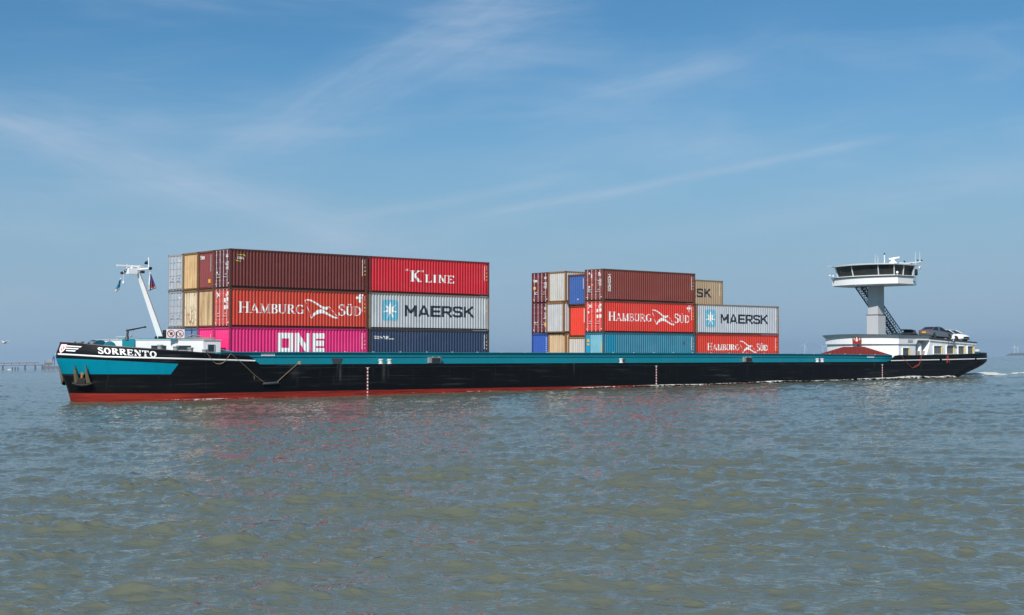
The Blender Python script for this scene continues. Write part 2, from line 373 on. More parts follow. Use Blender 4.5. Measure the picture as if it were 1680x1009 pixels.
# ------------------------------------------------------------------ ground: water
def make_water():
    rs = [6.0]
    while rs[-1] < 30000:
        d = rs[-1]; rs.append(d + (max(.045, d * .0038) if d < 800 else (d * .012 if d < 2500 else d * .06)))
    rs = np.array(rs)
    fine = np.radians(np.arange(-24.5, 24.51, .075)) + YAW
    left = np.radians(np.arange(-180, -24.5, 2.6)) + YAW; right = np.radians(np.arange(27, 180.1, 2.6)) + YAW
    th = np.concatenate([left, fine, right])
    RR, TH = np.meshgrid(rs, th, indexing='ij')
    X = CAM.x + RR * np.sin(TH); Y = CAM.y + RR * np.cos(TH)
    dr = np.gradient(rs)[:, None]
    rg = np.random.RandomState(11)
    Z = np.zeros_like(X); DX = np.zeros_like(X); DY = np.zeros_like(X)
    main = YAW + math.pi + R(14)              # the wind sea runs towards the viewer
    for i in range(130):
        lam = .20 * (5.5 / .20) ** (rg.rand()); kk = 2 * math.pi / lam
        ang = main + rg.normal(0, .46 + .2 * (lam < .8)); ph = rg.rand() * 6.283
        amp = .0033 * lam * (1.15 if lam < .6 else 1.0) * (1.0 if lam < 1.25 else (1.25 / lam) ** 1.15) * rg.uniform(.6, 1.3)
        fade = np.clip((lam / (dr * 1.05) - .6) / .6, 0, 1)
        arg = kk * (X * math.sin(ang) + Y * math.cos(ang)) + ph
        s_, c_ = np.sin(arg), np.cos(arg)
        a = amp * fade
        Z += a * s_; DX += a * c_ * math.sin(ang) * .9; DY += a * c_ * math.cos(ang) * .9
    # patches of livelier and calmer water
    g = np.ones_like(X)
    for i in range(7):
        a, l = rg.rand() * 6.28, rg.uniform(18, 60)
        g += .13 * np.sin(2 * math.pi / l * (X * math.cos(a) + Y * math.sin(a)) + rg.rand() * 6.28)
    sg = Z[:500].std(); zn = Z / sg; Z = sg * (zn + .16 * (np.clip(zn, -2.5, 3) ** 2 - 1))   # peaked crests, flat troughs
    Z *= g; X = X + DX * g * 1.15; Y = Y + DY * g * 1.15
    n, m_ = X.shape
    co = np.stack([X, Y, Z], -1).reshape(-1, 3).astype(np.float32)
    co = np.concatenate([co, np.array([[CAM.x, CAM.y, 0]], np.float32)])
    idx = np.arange(n * m_).reshape(n, m_)
    nx = np.roll(idx, -1, axis=1)
    q = np.stack([idx[:-1], idx[1:], nx[1:], nx[:-1]], -1).reshape(-1, 4)
    tr = np.stack([np.full(m_, n * m_), idx[0], nx[0]], -1)
    me = bpy.data.meshes.new('water')
    me.vertices.add(len(co)); me.vertices.foreach_set('co', co.ravel())
    nl = len(q) * 4 + len(tr) * 3
    me.loops.add(nl); me.loops.foreach_set('vertex_index', np.concatenate([q.ravel(), tr.ravel()]).astype(np.int32))
    me.polygons.add(len(q) + len(tr))
    me.polygons.foreach_set('loop_start', np.concatenate([np.arange(len(q)) * 4, len(q) * 4 + np.arange(len(tr)) * 3]).astype(np.int32))
    me.polygons.foreach_set('use_smooth', np.ones(len(q) + len(tr), bool))
    me.update(calc_edges=True); me.validate()
    m = bpy.data.materials.new('turbid_river_water'); m.use_nodes = True
    t = NT(m.node_tree); b = t.n['Principled BSDF']
    pos = t.node('ShaderNodeNewGeometry').outputs['Position']
    silt = t.noise(t.map(pos, scale=(.02, .05, 1)), 1.0, 3)
    t.put(b.inputs['Base Color'], t.mix(t.ramp(silt, .3, .7), (.094, .106, .076), (.108, .117, .086)))
    b.inputs['Roughness'].default_value = .05; b.inputs['IOR'].default_value = 1.333
    pr = t.map(pos, rot=(0, 0, YAW + R(14)))
    n1 = t.noise(t.map(pr, scale=(1.0, 2.4, 1)), 1.6, 3, .55, .5)
    n2 = t.noise(t.map(pr, scale=(1.0, 2.2, 1)), 3.4, 2, .5, .6)
    n3 = t.noise(t.map(pr, (5, 2, 0), scale=(1.0, 2.4, 1)), 13.0, 3, .6)
    n0 = t.noise(t.map(pr, (7, 3, 0), scale=(.5, 1.0, 1)), .55, 3, .6, .3)
    bp0 = t.node('ShaderNodeBump'); bp0.inputs['Strength'].default_value = 1.0; bp0.inputs['Distance'].default_value = .10
    t.put(bp0.inputs['Height'], n0)
    bp = t.node('ShaderNodeBump'); bp.inputs['Strength'].default_value = 1.0; bp.inputs['Distance'].default_value = .05; t.l.new(bp0.outputs[0], bp.inputs['Normal'])
    t.put(bp.inputs['Height'], n1)
    bp3 = t.node('ShaderNodeBump'); bp3.inputs['Strength'].default_value = 1.0; bp3.inputs['Distance'].default_value = .038
    t.put(bp3.inputs['Height'], n2); t.l.new(bp.outputs[0], bp3.inputs['Normal'])
    bp2 = t.node('ShaderNodeBump'); bp2.inputs['Strength'].default_value = 1.0; bp2.inputs['Distance'].default_value = .0015
    t.put(bp2.inputs['Height'], n3); t.l.new(bp3.outputs[0], bp2.inputs['Normal'])
    t.l.new(bp2.outputs[0], b.inputs['Normal'])
    me.materials.append(m)
    o = link('water', me); tag(o, 'choppy grey-green river water all around the barge', kind='structure'); o['category'] = 'water'
make_water()

# ------------------------------------------------------------------ the barge
YC, HB = 5.0, 6.0
def lerp(x, pts):
    return float(np.interp(x, [p[0] for p in pts], [p[1] for p in pts]))
X0 = lambda z: lerp(z, [(-1.2, -9.0), (-.14, -9.84), (1.07, -10.2), (1.85, -10.54), (2.98, -10.98), (3.29, -11.0), (4.13, -10.66)])
XS = 102.4
X1 = lambda z: lerp(z, [(-1.2, XS - 13), (.1, XS - 8.3), (1.15, XS - 4.6), (2.0, XS - 1.3), (2.45, XS - .15), (2.8, XS), (3.6, XS - .1)])
BA, BN, SA, SN = 7.5, 1.5, 6.0, 2.6
def hull_b(x, z):
    a, c = X0(z), X1(z)
    if x < a + BA:
        t_ = max(0, (x - a) / BA); return HB * (1 - (1 - t_) ** BN) ** (1 / BN)
    if x > c - SA:
        t_ = max(0, (c - x) / SA); return HB * (1 - (1 - t_) ** SN) ** (1 / SN)
    return HB
ZTOP = [(-11, 4.13), (-8.8, 3.88), (-4.2, 3.48), (1.3, 3.13), (1.62, 2.75), (1.66, 2.55), (79.4, 2.55), (79.6, 2.60), (80.9, 3.24), (84.3, 3.23), (91, 3.32), (98.6, 3.47), (103, 3.58)]
ZDECK = 2.55
STRIPE_F = [(-11, 3.29), (-8.8, 3.10), (-4.2, 2.97), (1.6, 2.81)]
STRIPE_A = [(79.9, 2.66), (84.3, 2.71), (91.4, 2.77), (98.8, 2.86), (103, 2.92)]

def hull_material():
    m = bpy.data.materials.new('hull_paint'); m.use_nodes = True
    t = NT(m.node_tree); b = t.n['Principled BSDF']
    v = t.node('ShaderNodeTexCoord').outputs['Object']; x, y, z = t.sep(v)
    gt = lambda a, c: t.m('GREATER_THAN', a, c)
    # scuffs: long horizontal rub marks and short run-down stains
    sc1 = t.noise(t.map(v, scale=(.28, .28, 6.5)), 1.0, 5, .65)
    sc2 = t.noise(t.map(v, (11, 0, 3), scale=(3.2, 3.2, .35)), 1.0, 4, .6)
    big = t.noise(t.map(v, scale=(.16, .16, .5)), 1.0, 2)
    spk = t.noise(t.map(v, scale=(2.5, 2.5, 6)), 1.0, 5, .7)
    blk = t.mix(t.m('MULTIPLY', t.ramp(sc1, .52, .74), t.ramp(big, .38, .62, .15, .9)), (.0055, .0065, .008), (.050, .052, .054))
    blk = t.mix(t.m('MULTIPLY', t.ramp(sc2, .60, .82), t.ramp(z, .5, 2.4, .08, .55)), blk, (.075, .072, .068))
    blk = t.mix(t.m('MULTIPLY', t.ramp(spk, .68, .80), t.ramp(big, .45, .6, .1, .6)), blk, (.09, .085, .08))
    run = t.noise(t.map(v, (4, 0, 0), scale=(14, 1, .5)), 1.0, 3)
    for xs_, w_, z0_, k_ in ((9.02, .10, .9, .9), (8.75, .06, 1.5, .5), (13.05, .14, .9, .7), (13.5, .05, 1.0, .5), (33.3, .07, 1.3, .6), (32.2, .3, 2.1, .35), (4.9, .35, 1.2, .35), (61.5, .5, 1.9, .3), (85.6, .12, 1.2, .4), (77.0, .1, 1.6, .35)):
        d = t.m('DIVIDE', t.m('SUBTRACT', x, xs_), w_)
        g = t.m('MULTIPLY', t.m('POWER', 2.718, t.m('MULTIPLY', t.m('MULTIPLY', d, d), -1.0)), t.m('MULTIPLY', t.ramp(z, z0_, z0_ + .9), t.ramp(run, .35, .62)))
        blk = t.mix(t.m('MULTIPLY', g, k_), blk, (.10, .098, .09))
    rb_ = t.ramp(t.noise(t.map(v, (0, 3, 0), scale=(.07, 1, .3)), 1.0, 2), .45, .6)
    for zs_ in (1.02, 1.35, 1.62):
        d = t.m('DIVIDE', t.m('SUBTRACT', z, zs_), .022)
        g = t.m('MULTIPLY', t.m('POWER', 2.718, t.m('MULTIPLY', t.m('MULTIPLY', d, d), -1.0)), t.m('MULTIPLY', rb_, t.ramp(sc1, .4, .6)))
        blk = t.mix(t.m('MULTIPLY', g, .5), blk, (.06, .058, .052))
    seam = t.m('PINGPONG', t.m('ADD', x, 100.0), 3.05)
    blk = t.mix(t.m('MULTIPLY', t.m('LESS_THAN', seam, .03), .5), blk, (.022, .023, .025))
    blk = t.mix(t.ramp(z, .55, 1.1, .75, 0.0), blk, (.0045, .005, .006))
    red = t.mix(t.ramp(sc1, .4, .72), lin(150, 48, 38, .95), lin(95, 34, 30, .9))
    tl = t.mix(t.ramp(sc2, .45, .8, 0, .35), lin(0, 128, 152, 1.05), lin(0, 98, 120, 1.0))
    ttop = t.m('ADD', t.m('MULTIPLY', t.m('ADD', x, 11.0), -.0585), 2.99)
    isT = t.m('MULTIPLY', t.m('MULTIPLY', gt(z, 1.87), t.m('LESS_THAN', z, ttop)), t.m('LESS_THAN', x, t.m('ADD', t.m('MULTIPLY', t.m('SUBTRACT', z, 2.6), .62), -4.45)))
    c = t.mix(isT, blk, tl)
    wob = t.m('MULTIPLY', t.m('SUBTRACT', t.noise(v, .8, 2), .5), .03)
    c = t.mix(t.m('LESS_THAN', t.m('ADD', z, wob), .50), c, red)
    t.put(b.inputs['Base Color'], c)
    t.put(b.inputs['Roughness'], t.ramp(sc1, .3, .7, .28, .55))
    b.inputs['Specular IOR Level'].default_value = .10
    # plating is never perfectly flat
    dent = t.noise(t.map(v, scale=(.8, .8, .8)), 1.0, 2)
    bp = t.node('ShaderNodeBump'); bp.inputs['Strength'].default_value = .6; bp.inputs['Distance'].default_value = .05
    t.put(bp.inputs['Height'], dent); t.l.new(bp.outputs[0], b.inputs['Normal'])
    return m
HULL = hull_material()

barge = thing('cargo_barge', 'long black and teal motor barge carrying container stacks, white wheelhouse aft', 'barge')
def build_hull():
    nb, nm, ns = 34, 150, 22
    rows = [-1.2, -.6, -.14, .2, .5, .9, 1.4, 1.87, 2.2, ZDECK]
    def colx(c, z):
        a, d = X0(z), X1(z)
        if c <= nb: s_ = (c / nb); return a + BA * (s_ ** 2.2)
        if c <= nb + nm:
            return a + BA + (d - SA - a - BA) * (c - nb) / nm
        s_ = (c - nb - nm) / ns; return d - SA + SA * math.sin(s_ * math.pi / 2)
    NC = nb + nm + ns
    fr = [.0, .12, .3, .5, .7, .88, 1.0]
    mb = MB(); grid = {}
    for side in (-1, 1):
        for c in range(NC + 1):
            xt = colx(c, ZDECK)
            for k in range(len(rows) + len(fr) - 1):
                if k < len(rows): z = rows[k]
                else:
                    z = ZDECK + fr[k - len(rows) + 1] * (lerp(xt, ZTOP) - ZDECK)
                x = colx(c, z); bb = hull_b(x, z)
                if c == NC: bb = 0.0
                grid[side, c, k] = len(mb.v); mb.v.append((x, YC + side * bb, z))
        for c in range(NC):
            for k in range(len(rows) + len(fr) - 2):
                if k >= len(rows) - 1:
                    if max(lerp(colx(c, ZDECK), ZTOP), lerp(colx(c + 1, ZDECK), ZTOP)) < ZDECK + .02: continue
                f = [grid[side, c, k], grid[side, c + 1, k], grid[side, c + 1, k + 1], grid[side, c, k + 1]]
                mb.f.append(tuple(f if side < 0 else f[::-1])); mb.mi.append(0)
    h = mb.build('hull', HULL, barge, 35)
    # decks: forecastle, side decks and hold floor, after deck
    d = MB()
    for (xa, xb, dz) in ((-10.6, 1.2, -.62), (1.2, 81.0, 0), (81.0, 102.2, -.5)):
        xs_ = np.linspace(xa, xb, 30)
        for a, c in zip(xs_, xs_[1:]):
            za, zc = (lerp(a, ZTOP) + dz, lerp(c, ZTOP) + dz) if dz else (ZDECK - .01, ZDECK - .01)
            ba, bc = hull_b(a, za) - .02, hull_b(c, zc) - .02
            if dz == 0:
                for s_ in (-1, 1):
                    d.quad((a, YC + s_ * ba, za), (c, YC + s_ * bc, zc), (c, YC + s_ * 5.2, zc), (a, YC + s_ * 5.2, za))
            else: d.quad((a, YC - ba, za), (c, YC - bc, zc), (c, YC + bc, zc), (a, YC + ba, za))
    d.box(-1, 81.0, -.2, 10.2, 2.30, 2.36)
    d.build('deck', paint('deck_paint', lin(0, 90, 100, 1), .1, .3, .6), barge)
    # cap rail along the bulwark tops
    for s_ in (-1, 1):
        for (xa, xb) in ((-10.66, 1.5), (80.0, XS - .15)):
            pts = []
            for t_ in np.linspace(0, 1, 60):
                e = t_ ** 2 if xa < 0 else 1 - (1 - t_) ** 2
                x = xa + (xb - xa) * e; z = lerp(x, ZTOP); pts.append((x, YC + s_ * max(0, hull_b(x, z) - .02), z))
            MB().tube(pts, .055, 6).build('cap_rail', BLACKP, h, 40)
    for s_ in (-1, 1):
        for (xa, xb, prof) in ((-10.99, 1.58, STRIPE_F), (79.9, XS - .02, STRIPE_A)):
            pts = []; rub = MB()
            for t_ in np.linspace(0, 1, 70):
                e = t_ ** 2 if xa < 0 else 1 - (1 - t_) ** 2
                x = xa + (xb - xa) * e; z = lerp(x, prof); pts.append((x, YC + s_ * (hull_b(x, z) + .0), z))
            for p, q in list(zip(pts, pts[1:])) + [(None, None)]:
                if p is None or (xa > 0 and any(abs(p[0] - g) < .22 for g in (89.0, 96.2))):
                    if rub.v: rub.build('rub_rail', WHITE, h)
                    rub = MB(); continue
                if xa > 0 and any(abs(p[0] - g) < .22 for g in (89.0, 96.2)): continue
                # half-round bar: five faces
                ring = lambda u: [(u[0], u[1] + s_ * o_, u[2] + w_) for o_, w_ in ((-.03, -.062), (.04, -.05), (.062, 0), (.04, .05), (-.03, .062))]
                a, c = ring(p), ring(q)
                rub.add(a + c, [(i, i + 1, 6 + i, 5 + i) if s_ > 0 else (i, 5 + i, 6 + i, i + 1) for i in range(4)])
    # name, flashes and shield on the bow: laid on the shell
    # letters run along the shell: parameter s = arc length along the plan curve at z=3.4
    dys = np.linspace(0, HB, 400); xx = X0(3.4) + BA * (1 - (1 - (dys / HB) ** BN) ** (1 / BN))
    ss = np.concatenate([[0], np.cumsum(np.hypot(np.diff(dys), np.diff(xx)))])
    def on_shell(flare):
        def fn(s_, v, lay):
            dy = float(np.interp(s_, ss, dys)); x = float(np.interp(s_, ss, xx)); z = lerp(x, ZTOP) + v
            if flare: x = max(x, X0(z) + .0005); dy = hull_b(x, z)
            else: x = X0(z) + BA * (1 - (1 - (dy / HB) ** BN) ** (1 / BN))
            tx, ty = np.interp(s_ + .05, ss, xx) - np.interp(s_ - .05, ss, xx), -(np.interp(s_ + .05, ss, dys) - np.interp(s_ - .05, ss, dys))
            d_ = math.hypot(tx, ty); nx, ny = ty / d_, -tx / d_
            k = .012 + lay * .0012
            return (x + nx * k, YC - dy + ny * k, z)
        return fn
    s_of = lambda dy: float(np.interp(dy, dys, ss))
    fn = on_shell(True); fs_ = on_shell(False)
    brk = list(np.arange(0, ss[-1], .06))
    for polys in text('SORRENTO', s_of(2.90), s_of(5.25), -.57, .43, SLAB, None, .10, True):
        nm_ = MB(); drape(nm_, polys, brk, fn); nm_.build('name_letter', WHITE, h)
    s0 = s_of(.95)
    for k in range(3):
        z1 = -.17 - k * .165; x0_ = s0 - .02 * k; L_ = 1.32 - .24 * k
        fl = MB(); drape(fl, [([(x0_, z1 - .085), (x0_ + L_ - .12, z1 - .085), (x0_ + L_, z1), (x0_ + .04, z1)], 0)], brk, fn)
        fl.build('bow_flash', WHITE, h)
    sh = MB()
    sc = lambda k: [(.42 + (x - .42) * k, -.42 + (z + .42) * k) for x, z in ((.08, -.10), (.76, -.10), (.76, -.45), (.66, -.62), (.42, -.80), (.18, -.62), (.08, -.45))]
    drape(sh, tri(sc(1.0), 0), brk, fs_); sh.cur = 1; drape(sh, tri(sc(.88), 3), brk, fs_)
    sh.cur = 2; drape(sh, tri([(.42, -.22), (.62, -.36), (.42, -.62), (.24, -.44)], 5), brk, fs_)
    sh.cur = 1; drape(sh, [rect(.36, .48, -.5, -.28, 7)], brk, fs_)
    sh.build('bow_shield', [DECAL_R, WHITE, DECAL_R], h)
    # draught marks: red and white squares
    for xm in (11.53, 43.6, 78.4):
        dm = MB(); z = 2.24
        k = 0
        while z > -.1:
            dm.cur = k % 2
            dm.box(xm - .055, xm + .055, -1.012, -.996, z - .13, z); z -= .13; k += 1
        dm.cur = 0; dm.box(xm - .16, xm + .16, -1.014, -.996, 2.245, 2.275)
        dm.build('draught_mark', [WHITE, DECAL_R], h)
    # welded seam lines
    sm = MB()
    for z_ in (2.28,): sm.box(2.0, 92.0, -1.02, -.995, z_, z_ + .035)
    sm.build('fender_bar', BLACKP, h)
build_hull()

def build_coaming():
    zt_ = lambda x: lerp(x, [(-1, 3.46), (50, 3.46), (73, 3.36), (81.1, 3.27)])
    cm = None
    for (ya, yb) in ((-.36, -.20), (10.2, 10.36)):
        c = MB()
        c.add([(x, y, z) for x in (-.9, 50, 73, 81.12) for (y, z) in ((ya, 2.5), (yb, 2.5), (yb, zt_(x)), (ya, zt_(x)))],
              [(i * 4 + k, i * 4 + (k + 1) % 4, i * 4 + 4 + (k + 1) % 4, i * 4 + 4 + k) for i in range(3) for k in range(4)] + [(3, 2, 1, 0), (12, 13, 14, 15)])
        if cm is None: c.box(-.9, -.7, -.2, 10.2, 2.5, 3.45)
        cc = c.build('coaming', TEAL, barge); cm = cm or cc
        xs_ = [-.9, 20, 40, 50, 60, 73, 80.9]; y0, y1 = (ya - .11, ya + .06) if ya < 0 else (yb - .06, yb + .11)
        l = MB(); l2 = MB()
        for a, b in zip(xs_, xs_[1:]):
            l.add([(x, y, zt_(x) + dz) for x in (a, b) for (y, dz) in ((y0, -.045), (y1, -.045), (y1, .012), (y0, .012))], [(0, 1, 5, 4), (1, 2, 6, 5), (2, 3, 7, 6), (3, 0, 4, 7), (3, 2, 1, 0), (4, 5, 6, 7)])
            l2.add([(x, y, zt_(x) + dz) for x in (a, b) for (y, dz) in ((y0 + .06, -.36), (y0 + .12, -.36), (y0 + .12, -.325), (y0 + .06, -.325))], [(0, 1, 5, 4), (2, 3, 7, 6), (3, 0, 4, 7), (3, 2, 1, 0), (4, 5, 6, 7)])
        l.build('coaming_flange', TEAL, cc); l2.build('stiffening_bar', TEAL, cc)
    for x in np.arange(1.0, 80, 2.55):
        s = MB(); s.prism_y([(x, 2.56), (x + .02, 2.56), (x + .02, zt_(x) - .05), (x, zt_(x) - .05)], -.375, -.355)
        s.build('coaming_seam', TEAL, cm)
    for i, x in enumerate(np.arange(2.0, 80, 2.62)):
        p = MB(); p.box(x - .05, x + .05, -.42, -.34, zt_(x) + .014, zt_(x) + .055); p.build('lashing_eye', OFFWHITE, cm)
    # white plates with blurred lettering
    for (x, w, z) in ((2.45, 1.15, 3.17), (76.6, 1.2, 2.98)):
        g = MB(); g.box(x, x + w, -.385, -.361, z, z + .19)
        for i in range(9):
            g.cur = 1 if i < 4 or i > 6 else 2; u = x + .06 + i * (w - .1) / 9
            g.box(u, u + .02, -.391, -.386, z + .04, z + .15)
            if i % 2: g.box(u, u + .07, -.391, -.386, z + .085, z + .105)
            else: g.box(u, u + .07, -.391, -.386, z + .128, z + .15)
        g.build('plate', [WHITE, DECAL_N, DECAL_R], cm)
    b = MB(); b.prism_y([(8.75, 2.56), (9.45, 2.56), (9.62, 2.98), (8.6, 2.98)], -.39, -.37); b.build('freeing_port', DGREY, cm)
build_coaming()

def bollard(x, y, z0, h, r=.17, mat=GALV):
    b = MB(); b.lathe((x, y, z0), [(r * 1.35, 0), (r * 1.35, .03), (r, .05), (r, h - .1), (r * 1.22, h - .09), (r * 1.22, h - .015), (r * 1.05, h)], 18)
    b.box(x - r * 1.7, x + r * 1.7, y - .022, y + .022, z0 + h * .58, z0 + h * .58 + .045)
    return b.build('bollard', mat, barge, 35)
for (x, y, z, h) in ((-10.1, 4.3, 3.45, .74), (-9.7, 3.9, 3.4, .80), (-9.0, 2.5, 3.4, .76), (-9.2, 3.0, 3.4, .78), (-5.22, .55, 3.0, .97), (-4.10, .35, 2.9, .97), (-3.02, .2, 2.85, .93), (-1.98, 0.0, 2.75, .90)):
    if (x, y) in ((-9.0, 2.5),): continue
    bollard(x, y, z, h, .19)
for x in (13.0, 13.82, 67.65, 68.45): bollard(x, -.68, ZDECK, .38, .155, OFFWHITE)
bollard(39.4, -.66, ZDECK, .40, .15, OFFWHITE); bollard(39.75, -.66, ZDECK, .37, .12, DGREY)
bollard(5.6, -.66, ZDECK, .2, .12, TAN_ROPE)
for x in (18.4, 56.9):
    g = MB(); w = 1.25 if x < 20 else 1.15
    g.box(x - w / 2, x + w / 2, -.62, -.40, 2.60, 3.06)
    v = g.build('vent_box', GALV, barge)
    q = MB()
    for k in range(7): q.box(x - w / 2 + .3 + k * .12, x - w / 2 + .36 + k * .12, -.66, -.625, 2.64, 3.02)
    for k in range(4): q.box(x - w / 2 + .26, x + w / 2 - .03, -.645, -.63, 2.66 + k * .1, 2.69 + k * .1)
    q.build('grille', STEELD, v)
    [MB().box(u, u + .09, -.6, -.5, 3.06, 3.13).build('lifting_lug', GALV, v) for u in (x - .25, x + .38)]

# ---- forecastle house
def outline_front(x_front, x_corner, x_back, yn, bulge, n=14, yf=None):
    """plan with a bowed front facing the bow; near side y=yn, mirrored about the centreline"""
    pts = []
    for i in range(n + 1):
        f = i / n; y = (10 - yn) + (yn - (10 - yn)) * f
        c = 1 - (2 * f - 1) ** 2
        pts.append((x_corner - bulge * c, y))
    return pts + [(x_back, yn), (x_back, 10 - yn)]
def window(parent, a, b, z0, z1, n, frame, depth=.06, rim=.07, pane=GLASS, name='window', reveal=None):
    """framed window on a vertical wall from a=(x,y) to b=(x,y); n = outward normal"""
    ax = Vector((b[0] - a[0], b[1] - a[1], 0)); L_ = ax.length; ax.normalize(); n = Vector((n[0], n[1], 0)).normalized()
    o = Vector((a[0], a[1], 0))
    def P(u, w, z): q = o + ax * u + n * w; return (q.x, q.y, z)
    def bar(mb, u0, u1, zz0, zz1, d0=-.02, d1=depth):
        vs = [P(u, w, z) for z in (zz0, zz1) for w in (d0, d1) for u in (u0, u1)]
        mb.add(vs, [(0, 2, 3, 1), (4, 5, 7, 6), (0, 1, 5, 4), (2, 6, 7, 3), (0, 4, 6, 2), (1, 3, 7, 5)])
    f = MB(); bar(f, 0, L_, z0, z0 + rim); bar(f, 0, L_, z1 - rim, z1); bar(f, 0, rim, z0 + rim, z1 - rim)
    if reveal is not None: f.cur = 1
    bar(f, L_ - (rim * 2 if reveal else rim), L_, z0 + rim, z1 - rim)
    w = f.build(name, [frame, reveal] if reveal is not None else frame, parent)
    g = MB(); bar(g, rim, L_ - rim, z0 + rim, z1 - rim, -.02, .012); g.build('pane', pane, w)
    return w
def build_fore():
    # walls run back from the blunt front to a corner, then parallel to the side
    plan = [(-7.4, 6.6), (-7.55, 5.9), (-7.6, 5.0), (-7.55, 4.1), (-7.4, 3.4), (-1.95, .32), (-.55, .32), (-.55, 9.68), (-1.95, 9.68)]
    h = MB(); h.prism(plan, 2.7, 4.30)
    ho = h.build('forecastle_house', WHITE, barge)
    r = MB(); cx, cy = -4.0, 5.0
    r.prism([(cx + (x - cx) * 1.012, cy + (y - cy) * 1.012) for x, y in plan], 4.302, 4.35); r.build('roof', OFFWHITE, ho)
    t = MB(); t.prism([(-5.4, 2.7), (-2.2, 1.6), (-2.2, 8.2), (-5.4, 7.3)], 4.352, 4.42); t.build('roof_hatch', TEAL, ho)
    a, b = Vector((-7.4, 3.4)), Vector((-1.95, .32)); d = (b - a).normalized(); n = Vector((d.y, -d.x))
    P = lambda s_: (a.x + d.x * s_, a.y + d.y * s_)
    # teal locker against the wall
    q0, q1 = P(.55), P(1.42)
    lk = MB(); lk.prism([q0, q1, (q1[0] + n.x * .12, q1[1] + n.y * .12), (q0[0] + n.x * .12, q0[1] + n.y * .12)][::-1], 2.9, 4.37); lk.build('locker', TEAL, ho)
    for s0, s1 in ((2.58, 3.63), (4.33, 5.38)):
        window(ho, P(s0), P(s1), 3.62, 3.92, n, DGREY, .04, .05)
        window(ho, P(s0 + .05), P(s1 + .1), 3.34, 3.56, n, DGREY, .04, .05)
    window(ho, (-1.62, .32), (-1.02, .32), 3.42, 4.02, (0, -1), LGREY, .05, .05)
    rail = MB(); rail.tube([(-7.2, 3.45, 4.35), (-7.2, 3.45, 4.55), (-6.2, 3.0, 4.55)], .022, 6); rail.build('rail', OFFWHITE, ho)
    dv = MB(); dv.tube([(-8.25, 2.3, 3.3), (-8.25, 2.3, 4.35)], .02, 6); dv.build('stanchion', DECAL_R, barge)
    # winch drum in front of the house
    w = MB(); w.lathe((-8.5, 3.3, 3.72), [(.58, 0), (.58, .08), (.4, .09), (.4, 1.1), (.58, 1.11), (.58, 1.2)], 24, 'y')
    wn = w.build('winch', paint('dark_teal_paint', lin(20, 90, 115, 1), 0, .2), barge, 35)
    g = MB(); g.lathe((-8.5, 3.45, 3.72), [(.44, 0), (.44, .9)], 24, 'y'); g.build('drum', DGREY, wn, 35)
    g = MB(); g.lathe((-7.95, 2.9, 3.72), [(.42, 0), (.50, .04), (.50, .08), (.42, .12)], 24, 'y'); g.build('gear_guard', TEAL, wn, 35)
    # short dark davit on the locker
    c = MB(); c.tube([(-6.65, 2.95, 4.3), (-6.63, 2.95, 4.55)], [.17, .11], 10); c.tube([(-6.63, 2.95, 4.5), (-6.57, 2.95, 5.06)], .085, 8)
    cr = c.build('deck_crane', DGREY, barge, 40)
    c = MB(); c.tube([(-6.70, 2.95, 4.98), (-5.27, 2.95, 5.26)], [.06, .045], 8); c.lathe((-5.25, 2.89, 5.26), [(.07, 0), (.07, .12)], 10, 'y'); c.build('jib', BLACKP, cr, 40)
    c = MB(); c.tube([(-6.45, 2.95, 4.52), (-6.10, 2.95, 5.06)], .035, 6); c.build('ram', GALV, cr)
    c = MB(); c.tube([(-6.27, 2.95, 5.05), (-6.27, 2.95, 4.5)], .008, 5); c.build('cable', DGREY, cr)
    # fairlead and stowed pipework at the break of the forecastle
    c = MB(); c.tube([(-.6, .1, 3.62), (.35, -.15, 3.42)], .05, 8); c.tube([(-.5, 0, 3.42), (.4, -.2, 3.40)], .06, 8); c.build('pipe', TEAL, barge)
build_fore()

